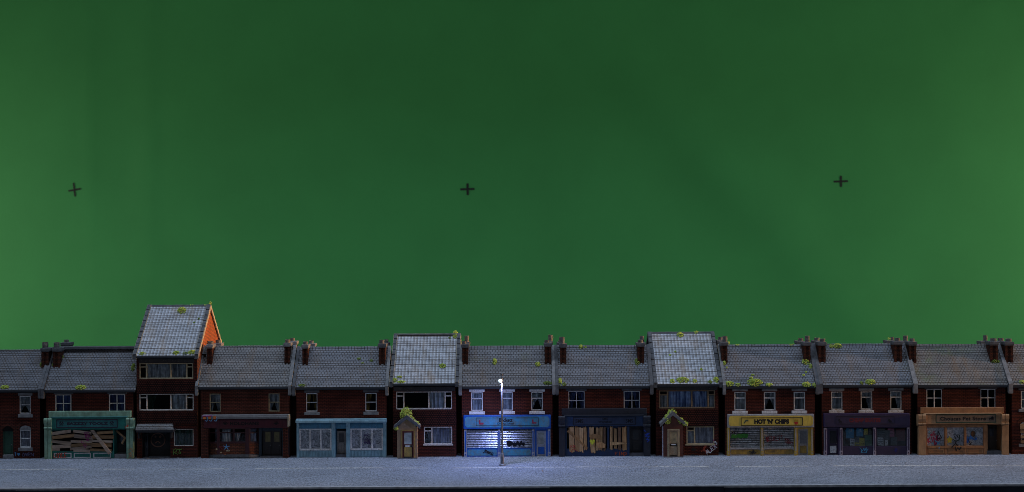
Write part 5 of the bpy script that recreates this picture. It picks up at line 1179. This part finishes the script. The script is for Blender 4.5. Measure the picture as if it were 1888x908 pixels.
# ---- 12 tan pet shop -------------------------------------------------------------------------------------------------
def shop_tan():
    H = House('pet_shop', 'tan wooden pet shop with figures sprayed on its whitewashed panes', 'shop', 1773, 836.6)
    terrace(H, 1691, 1857, 709, 635, (1691.5, 1854), brick_b, brick_dk, slate(12, moss=.42, warm=1.0, dark=.86),
            [(1708.3, 1737, 716.5, 752), (1808, 1835.5, 716.5, 752), (1707, 1848, 779, None)])
    H.parapet(1857.4, 7.4, stone, stone); H.party_wall(1854.2, 1866)
    H.chimney(1676.5, 1689.5, 634, 664, [(1682, 9.5, 5.5, .35)]); H.chimney(1664, 1677, 633, 639, [(1670, 9, 10, .4)], d0=84, rib=False)
    H.chimney(1826, 1840, 634.5, 662, [(1832, 12, 5.5, .35)]); H.chimney(1810, 1824, 634, 640, [(1817, 8, 11, .4)], d0=84, rib=False)
    for x, w in ((1708, 29.5), (1807.5, 28.5)): H.window(x, x + w, 716, 752, vb=[x + w / 2], hb=[732.6], fw=1.7, mat=white_g, lintel=(x - 3, x + w + 3, 712.2, 715.8), lm=stone_dk, curt=[('pair', net_d, x + 2, x + w - 2, 718, 750)] if 0 else [])
    tn = M_paint('tan_paint', (.38, .215, .105), (.16, .09, .05), .4, .65, .4, (.16, .095, .055), 121); tb = M_paint('tan_brown_paint', (.35, .165, .07), (.13, .07, .04), .4, .65, .5, (.13, .07, .04), 122); tp = M_paint('tan_sign_face', (.21, .145, .10), (.1, .07, .05), .3, .6, .4, None, 123)
    H.part('upper_fascia', tb, [(1697.7, 1851, 750.3, 761.5, -6, 1)], bevel=.006)
    s = H.part('sign_board', tn, [(1704.5, 1848, 762, 781, -10, 1), (1704, 1848.5, 760.8, 762, -13, 1)], bevel=.006)
    mb = MB(); H.box(mb, 1726, 1836, 763.6, 777.8, -10.4, -10.02, 1); H.frame_line(mb, 1726, 1836.2, 763.6, 777.8, 1.2, -10.5, 2)
    H.lettering(mb, 'Choucas Pet Store', 1733.5, 1817.5, 767, 774.2, -10.6, bold=.025, space=1.15)
    H.blob(mb, 1829.5, 770.5, 2.5, 3, -10.5, 0, 9, .3); H.blob(mb, 1825, 771.5, 2.5, 1.5, -10.5, 0, 9, .3)
    mb.build('lettering', [M_plain('dark_ink', (.012, .010, .012)), tp, M_plain('bottle_green', (.010, .045, .03))], s)
    for xa, xb in ((1693.5, 1707), (1847.5, 1860)):
        mb = MB(); H.console(mb, xa, xb + .8, 762.5, 783, -15, 0); H.box(mb, xa, xb, 783, None, -8, 2); H.box(mb, xa + .4, xb - .4, 783, 786, -9, -8); mb.build('pilaster', tn, H.root)
    F = [(1707, 1709.6, 781, None, -3, 2), (1741.4, 1745.6, 786, None, -3, 2), (1777.4, 1781.6, 786, None, -3, 2), (1813, 1819.6, 781, None, -3, 10), (1709.6, 1813, 781, 787, -2.8, 2), (1709.6, 1813, 821, 825, -4, 2)]
    w = H.part('shop_window', tb, F, bevel=.004)
    mb = MB()
    for a, b in ((1709, 1742), (1745, 1778), (1781, 1813.5)): H.box(mb, a, b, 786.5, 822, .2, .8)
    mb.build('pane', wash_b, w)
    st = H.part('stall_riser', tb, [(1709.6, 1813.4, 825, None, -2.4, 3)])
    mb = MB()
    for a, b in ((1712, 1739.5), (1747.5, 1775.5), (1784, 1811)): H.frame_line(mb, a, b, 827.4, 834, .8, -2.5, th=.7)
    mb.build('moulding', tn, st)
    H.part('door_recess', [tb, dark_m], [(1819.4, 1821, 781, None, 0, 26), (1845.4, 1847.6, 781, None, -2, 26), (1821, 1846, 781, None, 26, 27, 1), (1821, 1846, 779.5, 783, -2, 26)])
    H.door(1822, 1840, 784, 832, M_paint('dark_brown_door', (.035, .026, .022), (.07, .05, .04), .3, .5, .3, None, 124), d=20, glassbox=(1825, 1832, 789, 803), gm=M_plain('dark_door_glass', (.03, .035, .045), .15))
    H.part('doorstep', stone_dk, [(1819.8, 1847.4, 830.4, None, -3, 26)])
    mb = MB(); p = .1
    H.scrawl(mb, 'KING', 1711.5, 815.5, 5.4, 9, 1.5, p, ang=.25, gap=.05); H.scrawl(mb, 'eS', 1716, 803, 4, 6, 1.3, p, ang=.3); H.scrawl(mb, 'g', 1722, 817, 5, 5, 1.2, p)
    H.stroke(mb, [(1728.5, 809), (1729.5, 793.5), (1736, 806.5), (1728.5, 807.5)], 1.3, p - .4, 1)
    for a in ([(1714, 794), (1712, 797)], [(1724, 810), (1731, 818)], [(1727, 818), (1733, 813.5)], [(1720, 816.5), (1718, 817)], [(1731.5, 823), (1731, 825.5)]): H.stroke(mb, a, 1.3, p - .5 if a[0][1] < 821 else -4.3, 2)
    pts = []
    for k in range(10):
        a = math.pi * 2 * k / 10 + .3; r = 7.5 if k % 2 == 0 else 4.2; pts.append((1750.5 + r * math.cos(a) * .85, 810 - r * math.sin(a)))
    H.quadbar(mb, pts, p - .5, p, 3)
    H.stroke(mb, [(1757, 809), (1760, 811.5), (1764, 812), (1768, 810), (1769.5, 806), (1769, 801.5)], 1.5, p - .4, 4); H.stroke(mb, [(1760, 803.5), (1762, 807.5)], 1.5, p - .4, 1); H.stroke(mb, [(1763.5, 801), (1766, 805.5)], 1.5, p - .4, 1)
    H.stroke(mb, [(1763, 812), (1761.5, 816), (1767, 822)], 2.0, p - .5, 1); H.stroke(mb, [(1761.5, 816), (1756, 822), (1754.5, 824)], 2.0, -4.4, 1); H.stroke(mb, [(1761, 823), (1763, 830)], 2.2, -4.4, 1); H.stroke(mb, [(1765, 825), (1769, 827.5), (1771.5, 823.5)], 2.4, -4.4, 1)
    H.blob(mb, 1794, 798.5, 3.6, 4.8, p - .2, 5, 12, .05); H.stroke(mb, [(1794 + 3.9 * math.cos(t), 798.5 - 5.2 * math.sin(t)) for t in [2 * math.pi * k / 14 for k in range(15)]], 1.1, p - .6, 1)
    H.quadbar(mb, [(1782, 815), (1782, 802), (1786, 806), (1789, 801), (1794, 806), (1797, 809), (1799, 804), (1802, 809), (1797, 811), (1790, 808), (1786, 812), (1785, 816)], p - .9, p, 6)
    H.stroke(mb, [(1785.5, 808), (1787, 813.5), (1789, 817), (1792, 815)], 1.3, p - 1, 1); H.stroke(mb, [(1787, 818.5), (1790, 818)], 1.8, p - 1, 1)
    mb.build('graffiti', [M_plain('raspberry_spray', (.30, .018, .06)), black_m, M_plain('light_blue_spray', (.06, .28, .52)), M_plain('mustard_spray', (.36, .32, .03)), M_plain('dark_green_spray', (.012, .03, .022)), M_plain('brown_paint_spray', (.12, .05, .02)), M_plain('strong_blue_spray', (.015, .10, .36))], H.root)
    return H
h_tan = shop_tan()

# ---- 13 house at the right edge ---------------------------------------------------------------------------------------------
def house_right():
    H = House('terraced_house', 'red brick house cut off by the right edge with a boarded arched window', 'house', 1950, 835.6)
    terrace(H, 1865, 2036, 708.5, 634.5, (1865.6, 2034), brick_a, brick_b, slate(13, warm=1.0, dark=.95, moss=.1), [(1882.5, 1902.5, 719, 752), (1882.5, 1902.5, 776, 817)])
    H.chimney(1853.5, 1868, 634, 663, [(1860, 11.5, 5.5, .35)], cm=stone_dk); H.chimney(1840, 1852, 633, 639, [(1845.5, 11, 5.5, .4)], d0=84, rib=False)
    H.window(1882, 1903, 718.5, 752.5, hb=[735], mat=white_g, lintel=(1878.5, 1906, 713.5, 718), sill=(1879, 1906, 753, 758), lm=stone_dk, sm=stone, curt=[('pair', net_d, 1884, 1901, 720, 751)])
    o = H.window(1882, 1903, 783, 817, hb=[799], mat=white_g, sill=(1879, 1906, 817, 822.6), sm=stone, curt=[('full', lace_c, 1884, 1901, 785, 816)])
    mb = MB(); H.quadbar(mb, [(1882, 783), (1903, 783)] + [(1892.5 + 10.5 * math.cos(t), 783 - 7.5 * math.sin(t)) for t in [math.pi * k / 10 for k in range(1, 10)]], -.9, 3); mb.build('lintel', stone, o)
    arch_ring(H, 1892.5, 783, 11.5, 6, brick_c)
    wp = M_wood('light_board', (.34, .22, .12), (.18, .11, .06), 131)
    for a, b, y, h in ((1881, 1905, 785, 10), (1881.5, 1904, 794.5, 5), (1882, 1904, 804, 5), (1882, 1904, 812.5, 6)):
        mb = MB(); e = R.uniform(-.8, .8); H.quadbar(mb, [(a, y + h / 2), (b, y + h / 2 + e), (b, y - h / 2 + e), (a, y - h / 2)], -3, -1); mb.build('plank', wp, H.root)
    return H
h_right = house_right()
DENOISE = True
# ------------------------------------------------------------------ moss growing on the roofs
EYE = (GROUND - HOR) * K
def moss(H, px, py, w, h, label, mat=None, d=None, n=None, tall=1.0):
    if d is None:
        t = H.slope_at(py); dd, z = H.slope(t, .5); o = Vector((H.X(px, dd), dd * K, z))
        d0, z0, d1, z1 = H.rf; up = Vector((0, (d1 - d0) * K, z1 - z0)).normalized()
    else:
        o = Vector(H.P(px, py, d)); up = Vector((0, .2, 1)).normalized()
    nor = Vector((1, 0, 0)).cross(up)
    mb = MB(); area = w * h; w *= 1.15; h *= 1.15 if h < 4.5 else 1.35; n = n or int(22 + area * 1.25)
    for _ in range(n):
        a = R.uniform(0, 2 * math.pi); r = R.uniform(0, 1) ** .6
        u, v = math.cos(a) * r * w / 2, math.sin(a) * r * h / 2
        lift = (1 - r * r) * min(w, h) * .34 * tall * R.uniform(.2, 1.15)
        c = Vector((u * K, 0, 0)) + up * (v * K) + nor * ((lift + .2) * K)
        mb.ball(c, R.uniform(.32, .92) * K * (1.12 if area > 60 else .88), 0, 1, R.uniform(.7, 1.1))
    ob = mb.build('moss_clump', mat or moss_y)
    ob.location = H.root.location + o
    prop(ob, label, 'moss', 'moss clumps growing on the roofs')
    return ob
def porch_moss(H, px, py, w, h, label, d=-14, mat=None): return moss(H, px, py, w * 1.3, h * 1.2, label, mat, d=d)
E = 'end house'; 
moss(h_end, 9, 711, 15, 6, 'moss patch on the eaves of the brick end house above the green arched door')
moss(h_end, 78, 669, 8, 9, 'dark moss at the foot of the chimney of the brick end house', moss_d)
moss(h_green, 114.5, 657, 6, 9, 'dark moss beside the right side of the chimney on the green shop roof', moss_d)
moss(h_green, 99, 670, 5, 6, 'small dark moss below the front chimney of the green shop, by the roof bar', moss_d)
moss(h_green, 149, 713, 18, 8, 'moss clump on the eaves of the green planked shop between its two windows')
moss(h_green, 246, 676, 7, 14, 'dark moss at the right end of the green shop roof against the tall house', moss_d)
moss(h_tall, 336, 573, 15, 14, 'large bright moss clump hanging below the ridge of the tall house roof')
moss(h_tall, 367, 588, 4, 4, 'upper of two tiny moss tufts on the right of the tall house roof', moss_d)
moss(h_tall, 358.5, 595, 4, 4, 'lower of two tiny moss tufts on the right of the tall house roof', moss_d)
moss(h_tall, 263, 652, 10, 6, 'moss clump on the left end of the tall house eaves')
moss(h_tall, 325, 651, 11, 7, 'moss clump on the tall house eaves, nearest the middle')
moss(h_tall, 342, 652, 8, 6, 'small moss clump on the tall house eaves between two bigger ones', moss_d)
moss(h_tall, 355, 650, 13, 9, 'moss clump at the right end of the tall house eaves')
moss(h_tall, 354, 563, 9, 3, 'flat moss tuft on the ridge of the tall house above the big clump')
moss(h_tall, 379, 563, 9, 3, 'flat moss tuft on the ridge of the tall house near its right gable')
moss(h_tall, 388.5, 559, 5, 5, 'pointed moss tuft on the very peak of the tall house gable', d=DEEP)
moss(h_pale, 662, 663, 7, 4, 'leftmost of three small moss tufts on the pale blue shop roof', moss_d)
moss(h_pale, 669, 671, 4, 3, 'tiny moss speck between two tufts on the pale blue shop roof', moss_d)
moss(h_pale, 685, 667, 5, 5, 'moss tuft nearest the right chimney of the pale blue shop', moss_d)
moss(h_pale, 557, 712, 12, 5, 'thin moss on the left end of the pale blue shop eaves', moss_d)
moss(h_timber, 785, 618, 9, 4, 'moss tuft on the ridge of the house with the tan porch')
moss(h_timber, 840, 619, 9, 17, 'moss running down from the right end of the ridge of the tan porch house')
moss(h_timber, 829.5, 625, 4, 4, 'tiny moss tuft left of the ridge-end moss on the tan porch house', moss_d)
moss(h_timber, 816, 677, 11, 9, 'moss clump lying diagonally in the middle of the tan porch house roof')
moss(h_timber, 737, 697, 8, 5, 'upper of three moss clumps at the lower left of the tan porch house roof')
moss(h_timber, 727, 703, 9, 10, 'moss clump in the bottom left corner of the tan porch house roof')
moss(h_timber, 740, 706, 13, 5, 'low moss clump on the eaves above the tan porch')
porch_moss(h_timber, 748.5, 766, 15, 17, 'big mossy mound on the ridge of the tan porch')
porch_moss(h_timber, 759, 776, 9, 8, 'moss trailing down the right slope of the tan porch roof')
porch_moss(h_timber, 767, 782, 8, 6, 'moss at the right eave of the tan porch roof', -18)
porch_moss(h_timber, 730, 791, 6, 5, 'small moss tuft at the left eave of the tan porch roof', -23)
moss(h_bright, 912.5, 668, 7, 11, 'moss clump on the bright blue shop roof just above the street lamp')
moss(h_bright, 992, 673, 9, 8, 'moss clump below the right chimney of the bright blue shop')
moss(h_bright, 1010, 708, 14, 6, 'thin moss on the right end of the bright blue shop eaves', moss_d)
moss(h_navy, 1071.5, 641, 8, 7, 'left moss tuft on the ridge of the navy boarded shop')
moss(h_navy, 1080, 641, 6, 4, 'right moss tuft on the ridge of the navy boarded shop')
moss(h_navy, 1032.5, 705, 6, 13, 'tall moss clump in the bottom left corner of the navy shop roof')
moss(h_navy, 1040.5, 710, 7, 6, 'low moss tuft on the left eaves of the navy boarded shop', moss_d)
moss(h_navy, 1175.5, 669, 9, 12, 'dark moss at the foot of the right chimney of the navy shop', moss_d)
moss(h_red, 1254.5, 618, 11, 10, 'round bright moss clump under the ridge of the red porch house')
moss(h_red, 1284, 612, 9, 5, 'moss tuft sticking up from the ridge of the red porch house')
moss(h_red, 1245, 649, 4, 4, 'upper of two tiny moss tufts on the left of the red porch house roof')
moss(h_red, 1236, 655, 4, 4, 'lower of two tiny moss tufts on the left of the red porch house roof')
moss(h_red, 1293, 681.5, 4.5, 5, 'lone tiny moss tuft on the lower right of the red porch house roof')
moss(h_red, 1240, 703, 8, 8, 'leftmost moss clump on the eaves of the red porch house')
moss(h_red, 1259, 701.5, 21, 11, 'widest moss clump on the eaves of the red porch house')
moss(h_red, 1281, 703, 7, 8, 'small moss clump on the middle of the red porch house eaves')
moss(h_red, 1309.5, 705, 7, 7, 'darker moss clump near the right end of the red porch house eaves', moss_d)
moss(h_red, 1321, 701, 10, 11, 'bright moss clump at the right end of the red porch house eaves')
porch_moss(h_red, 1239, 760.5, 12, 8, 'moss capping the peak of the dark red porch')
porch_moss(h_red, 1230.5, 773, 9, 12, 'moss on the left slope of the dark red porch roof', -20)
porch_moss(h_red, 1254.5, 775, 7, 7, 'moss halfway down the right slope of the dark red porch roof', -20)
porch_moss(h_red, 1263.5, 781, 7, 6, 'moss at the right eave of the dark red porch roof', -22)
moss(h_yellow, 1335.5, 669, 7, 9, 'moss clump at the foot of the left chimney of the yellow chip shop')
moss(h_yellow, 1340, 678, 3, 3, 'tiny moss speck below the left chimney of the yellow chip shop')
moss(h_yellow, 1344.5, 708, 15, 9, 'moss clump at the left end of the yellow chip shop eaves')
moss(h_yellow, 1361, 710, 9, 6, 'small moss clump second from the left on the yellow chip shop eaves')
moss(h_yellow, 1392, 706, 25, 13, 'biggest moss mound on the eaves of the yellow chip shop')
moss(h_yellow, 1385, 698, 7, 5, 'small moss tuft just above the biggest mound on the chip shop roof')
moss(h_yellow, 1388, 692, 5, 4, 'topmost tiny tuft above the biggest moss mound on the chip shop roof')
moss(h_yellow, 1418, 710, 11, 6, 'flat moss clump on the chip shop eaves right of the biggest mound')
moss(h_yellow, 1487, 710, 14, 9, 'moss clump on the eaves over the right window of the yellow chip shop')
moss(h_yellow, 1501.5, 711, 6, 8, 'moss tuft at the far right end of the chip shop eaves')
moss(h_yellow, 1486, 668, 13, 10, 'moss clump at the foot of the right chimney of the yellow chip shop')
moss(h_yellow, 1494.5, 676, 6, 9, 'moss tuft trailing right below the right chimney of the chip shop')
moss(h_yellow, 1486.5, 687, 4, 4, 'upper of two moss specks below the right chimney of the chip shop')
moss(h_yellow, 1482, 692.6, 4, 4, 'lower of two moss specks below the right chimney of the chip shop')
moss(h_yellow, 1360, 637, 12, 4, 'flat moss on the left part of the yellow chip shop ridge')
moss(h_yellow, 1459, 637, 14, 4, 'flat moss on the right part of the yellow chip shop ridge')
moss(h_yellow, 1343.5, 632, 4, 4, 'tiny moss tuft on the left chimney cap of the yellow chip shop', d=33)
moss(h_purple, 1533, 638.5, 8, 7, 'left moss tuft below the ridge of the dark purple shop')
moss(h_purple, 1545, 638.5, 15, 9, 'wide moss clump below the ridge of the dark purple shop')
moss(h_purple, 1588.5, 707, 6, 6, 'small moss tuft left of the big one on the dark purple shop eaves', moss_d)
moss(h_purple, 1605, 705, 17, 9, 'big moss clump on the eaves of the dark purple shop')
moss(h_purple, 1639.5, 628, 6, 8, 'moss on the rear chimney of the dark purple shop', d=90)
moss(h_tan, 1835, 666, 15, 6, 'dark moss at the foot of the right chimney of the tan pet shop', moss_d)
moss(h_right, 1884, 703, 10, 6, 'bright moss on the eaves of the brick house at the right edge')

# ------------------------------------------------------------------ street lamp
def world(px, py, d):
    """a photo point at depth d (hundredths) -> place in the scene"""
    s = (D + d) / D; u, v = px - 944, py - HOR
    return Vector(((u - TH * v) * s * K, d * K, EYE - (v + TH * u) * s * K))
LD = -106.0
def street_lamp():
    root = bpy.data.objects.new('street_lamp', None); col.objects.link(root); root.empty_display_size = .2
    b = world(926, 858, LD); root.location = (b.x, b.y, 0)
    prop(root, 'thin grey street lamp with a bright white bulb standing on the road', 'street lamp')
    steel = M_plain('galvanised_steel', (.15, .155, .17), .5, .3, .3, .3, 25); dk = M_plain('dark_steel', (.10, .10, .11), .5, .4)
    zb = world(923.3, 702, LD).z
    m = MB(); m.lathe((0, 0, 0), [(0, .045 * .6), (.020, .034), (.026, .03), (.062, .016), (.066, .004), (.066, 0)], 20); m.build('base_plate', steel, root, smooth=True)
    m = MB(); m.lathe((0, 0, 0), [(.030, .02), (.030, .20), (.027, .205), (.020, .215)], 18); o = m.build('base_sleeve', steel, root, smooth=True)
    m = MB(); m.box(-.008, .008, .08, .15, -.0325, -.029); m.build('access_door', dk, o)
    m = MB(); m.lathe((0, 0, 0), [(.020, .2), (.0185, .8), (.0165, zb - .07), (.0165, zb - .05), (.019, zb - .045), (.019, zb - .02), (.014, zb + .03), (.010, zb + .04)], 18); m.build('pole', steel, root, smooth=True)
    m = MB(); m.lathe((0, 0, 0), [(.010, zb + .02), (.008, zb + .075), (.012, zb + .08), (.006, zb + .088)], 12)
    for k in range(10):
        a, c = k / 10 * 2 * math.pi, (k + 1) / 10 * 2 * math.pi
    m.ball((.003, 0, zb + .108), .022, 0, 2); m.build('finial', steel, root, smooth=True)
    m = MB(); m.lathe((-.026, -.045, zb), [(0, .047), (.014, .046), (.024, .038), (.025, .034), (.018, .032)], 18)
    m.box(-.024, 0.0, zb + .036, zb + .044, -.045, .004); m.build('lamp_hood', dk, root, smooth=False)
    m = MB(); m.ball((-.026, -.045, zb + .002), .032, 0, 3); m.build('bulb', M_emit('lit_bulb', (.66, .90, 1.0), 3.5), root, smooth=True)
    L = bpy.data.lights.new('lamp_light', 'SPOT'); L.energy = LAMP_W; L.color = (.34, .43, 1.0); L.spot_size = math.radians(162); L.spot_blend = .55; L.shadow_soft_size = .02
    lo = bpy.data.objects.new('lamp_light', L); col.objects.link(lo); lo.parent = root; lo.location = (-.026, -.045, zb - .04); lo.rotation_euler = (math.radians(8), 0, 0)
    return root

# ------------------------------------------------------------------ the ground the row stands on
def ground():
    fy = -((HOR + 0) and 0) + (-(1 - (GROUND - HOR) / (897.0 - HOR)) * D) * K
    mb = MB(); XW = 15.0
    n = 60
    for i in range(n):
        xa, xb = -XW + 2 * XW * i / n, -XW + 2 * XW * (i + 1) / n
        mb.face([(xa, fy, 0), (xb, fy, 0), (xb, 4.0, 0), (xa, 4.0, 0)])
    mb.box(-XW, XW, -.06, -.004, fy, 4.0)
    o = mb.build('road', road_m); o['kind'] = 'structure'
    # worn painted line
    mb = MB(); k = -XW
    y0 = world(944, 862.5, 0); dm = -(1 - (GROUND - HOR) / (862.3 - HOR)) * 26.0
    while k < XW:
        L = R.uniform(.5, 1.4); w = R.uniform(.038, .052); y = dm + .02 * math.sin(k * 1.3)
        mb.face([(k, y - w, .0015), (k + L, y - w, .0015), (k + L, y + w, .0015), (k, y + w, .0015)]); k += L + (R.uniform(0, .10) if R.random() < .7 else .45)
    o = mb.build('road_marking', M_marking()); o['kind'] = 'structure'
    # cut edge of the road sheet, its highlight put into a pale strip
    mb = MB(); k = -XW; 
    while k < XW:
        L = R.uniform(1.2, 3.0); e = R.uniform(-.006, .006)
        mb.hexa([(k, fy - .05 + e, -.03), (k + L, fy - .05 - e, -.03), (k + L, fy - .045 - e, .006), (k, fy - .045 + e, .006), (k, fy + .03, -.05), (k + L, fy + .03, -.05), (k + L, fy + .03, .008), (k, fy + .03, .008)]); k += L + .003
    o = mb.build('lit_edge_strip', M_plain('edge_highlight', (.34, .345, .37), .7, var=.3, scale=12)); o['kind'] = 'structure'
    # board under it
    root = bpy.data.objects.new('layout_board', None); col.objects.link(root); root.location = (0, fy, -.5); root.empty_display_size = .2
    prop(root, 'dark navy front edge of the board that carries the grey road', 'board')
    nb = M_plain('navy_board_face', (.026, .032, .048), .7, spec=.2, var=.3, scale=6)
    xs = [-15, -12.3, -8.75, -8.0, -5.9, -2.6, .58, 3.4, 6.2, 8.6, 10.4, 13, 15]
    for a, b in zip(xs, xs[1:]):
        e = .012 if a >= .5 and a < 3 else R.uniform(-.006, .004)
        mb = MB(); mb.box(a + .004, b - .004, -.6, .478 + e, -.058 + R.uniform(-.004, .004), .25)
        mb.build('board_panel', nb, root)
    # loose grit
    mb = MB(); 
    for _ in range(6500):
        x = R.uniform(-11, 11); y = R.choice((R.uniform(fy + .05, -.1), R.uniform(fy + .1, fy + 1.4), -R.uniform(0.02, .14)))
        r = R.uniform(.004, .010) if R.random() < .8 else R.uniform(.009, .017)
        q = [Vector((R.uniform(-1, 1), R.uniform(-1, 1), R.uniform(.2, 1))).normalized() * r for _ in range(4)]
        c = Vector((x, y, r * .2)); q = [c + p for p in q]; mi = 0 if R.random() < .6 else 1
        for f in ((0, 1, 2), (0, 2, 3), (0, 3, 1), (1, 3, 2)): mb.face([q[i] for i in f], None, mi)
    o = mb.build('grit', [M_plain('dark_grit', (.06, .06, .065)), M_plain('pale_grit', (.40, .41, .45))]); o['kind'] = 'stuff'
    p = world(1000, 869.5, 0); y = -(1 - (GROUND - HOR) / (869.8 - HOR)) * 26.0
    mb = MB(); mb.ball((0, 0, .008), .013, 0, 1, .6); mb.ball((.011, .004, .006), .008, 0, 1)
    o = mb.build('litter', M_plain('orange_scrap', (.50, .22, .05))); o.location = ((1000 - 944 - 2) * (26 + y) / 26 * K, y, 0); prop(o, 'tiny orange scrap lying on the road right of the street lamp', 'litter')
    return fy

# ------------------------------------------------------------------ green screen and its tracking crosses
SY = 12.0
def fold(x, z):
    """soft creases of the hanging vinyl, depth in units"""
    d = 0.0
    def crease(c, w, a): return a * math.exp(-((c / w) ** 2))
    zz = max(0, min(1, (z - 2.0) / 4.0))
    d += -crease(x + 11.35 + .02 * (z - 5), .12, .022) * zz + crease(x + 10.5, .7, .05) * zz
    d += .05 / (1 + math.exp(-(x + 9.60) / .05)) * (.4 + .6 * zz)
    d += crease(x + 10.3 - (z - 6.2) * .25, .13, .02) * math.exp(-((z - 6.2) / .8) ** 2)
    d += crease((x - 4.5) * .75 + (z - 5) * .66, 1.1, .14) - crease((x - 6.4) * .75 + (z - 5) * .66, 1.0, .12) + crease((x - 1.9) * .7 + (z - 8.4) * .7, .6, .035)
    d += crease((x - 8.6) * .86 + (z - 4.2) * .5, .28, .02) * math.exp(-((z - 4.0) / 1.0) ** 2)
    d += crease((x - 12.3) * .6 - (z - 10.5) * .8, .25, .025) * math.exp(-((x - 12.3) / .9) ** 2)
    d += .10 * mnoise.noise((x * .16, z * .12, 3)) + .02 * mnoise.noise((x * .55, z * .3, 8))
    return d
def screen():
    nx, nz = 240, 110; x0, x1, z0, z1 = -21, 21, -4, 14
    vs = []; fs = []
    for j in range(nz + 1):
        for i in range(nx + 1):
            x = x0 + (x1 - x0) * i / nx; z = z0 + (z1 - z0) * j / nz; vs.append((x, SY + fold(x, z), z))
    for j in range(nz):
        for i in range(nx):
            a = j * (nx + 1) + i; fs.append((a, a + 1, a + nx + 2, a + nx + 1))
    me = bpy.data.meshes.new('backdrop'); me.from_pydata(vs, [], fs); me.materials.append(M_screen())
    me.polygons.foreach_set('use_smooth', [True] * len(fs))
    o = bpy.data.objects.new('backdrop', me); col.objects.link(o); o['kind'] = 'structure'
    tape = M_plain('black_tape', (.012, .013, .013), .6)
    S = (D + SY / K) / D
    for hx0, hy0, hx1, hy1, vx0, vy0, vx1, vy1, wv, wh, lab in (
            (126.6, 352.7, 149.2, 348.4, 136.2, 337.6, 139.2, 362.8, 3.0, 3.2, 'slightly tilted black cross of tape above the green planked shop, leftmost'),
            (848.2, 349.4, 874.8, 348.6, 861.9, 338.4, 862.4, 360.0, 4.4, 3.8, 'bold black cross of tape on the green screen above the tan porch house'),
            (1538.0, 335.2, 1564.4, 334.0, 1551.3, 324.4, 1551.5, 344.8, 4.0, 3.6, 'black cross of tape on the green screen above the dark purple shop')):
        c = world((hx0 + hx1) / 2, (vy0 + vy1) / 2, SY / K); mb = MB()
        yb = c.y + fold(c.x, c.z)
        for (a, b, e, f, w, lay) in ((hx0, hy0, hx1, hy1, wh, 0), (vx0, vy0, vx1, vy1, wv, 1)):
            p, q = world(a, b, SY / K) - c, world(e, f, SY / K) - c
            t = (q - p).normalized(); nn = Vector((-t.z, 0, t.x)) * (w / 2 * S * K)
            yy = -.012 - lay * .004
            pts = [p - nn, q - nn, q + nn, p + nn]
            fr = [(v.x, yy, v.z) for v in pts]; mb.hexa(fr + [(x, yy + .003, z) for x, y, z in fr])
        o = mb.build('tracking_cross', tape); o.location = (c.x, yb, c.z); prop(o, lab, 'cross mark', 'black tracking crosses on the green screen')

# ------------------------------------------------------------------ light and camera
def area(name, loc, target, sx, sy, watts, c, spread=180):
    L = bpy.data.lights.new(name, 'AREA'); L.shape = 'RECTANGLE'; L.size = sx; L.size_y = sy; L.energy = watts; L.color = c; L.spread = math.radians(spread)
    o = bpy.data.objects.new(name, L); col.objects.link(o); o.location = loc
    o.rotation_euler = (Vector(target) - Vector(loc)).to_track_quat('-Z', 'Y').to_euler(); return o
LAMP_W = 78.0
street_lamp(); FY = ground(); screen()
area('overhead_softbox', (0, -1.7, 11), (0, -1.1, 0), 30, 2.8, 1150, (.60, .76, 1.0), 150)
area('front_fill', (0, -15, 7.5), (0, 0, 1.0), 24, 3, 94, (.76, .84, 1.0), 90)
area('warm_side_lamp', (24, 6.5, 5.6), (-5.6, 1.4, 2.4), 1.2, 1.2, 300, (1.0, .50, .20), 30)
area('warm_low_lamp', (24, -2.4, 3.2), (0, -.1, .6), 1.0, 1.0, 62, (1.0, .58, .28), 30)
area('screen_lamp_left', (-21, 4.0, 3.5), (-13.0, 12, 2.5), 2, 6, 480, (1.0, .82, .74), 150)
area('screen_lamp_right', (21.5, 3.5, 4.0), (13.5, 12, 4.5), 2, 7, 520, (1.0, .84, .70), 150)
area('screen_lamp_low', (0, 3.5, -2.6), (0, 12, 3.0), 30, 1.0, 100, (.95, 1.0, .95), 150)
area('screen_lamp_top', (0, 4.0, 14), (0, 12, 7.0), 30, 1.0, 170, (.9, 1.0, .95), 150)
w = bpy.data.worlds.new('World'); sc.world = w; w.use_nodes = True
w.node_tree.nodes['Background'].inputs[0].default_value = (.6, .8, 1, 1); w.node_tree.nodes['Background'].inputs[1].default_value = .012
cd = bpy.data.cameras.new('camera'); cam = bpy.data.objects.new('camera', cd); col.objects.link(cam); sc.camera = cam
cam.location = (0, -26, EYE); cam.rotation_euler = (math.radians(90), TH, 0)
cd.sensor_width = 36; cd.lens = 36 * D / 1888; cd.clip_end = 500; cd.clip_start = .1
cd.dof.use_dof = True; cd.dof.focus_distance = 26.0; cd.dof.aperture_fstop = .55
sc.view_settings.view_transform = 'Standard'; sc.view_settings.look = 'None'; sc.view_settings.exposure = 0; sc.view_settings.gamma = 1
sc.render.engine = 'CYCLES'
sc.cycles.use_denoising = DENOISE; sc.cycles.filter_width = .9; sc.cycles.pixel_filter_type = 'BLACKMAN_HARRIS'; sc.cycles.max_bounces = 6; sc.cycles.transparent_max_bounces = 12
sc.cycles.sample_clamp_indirect = 4
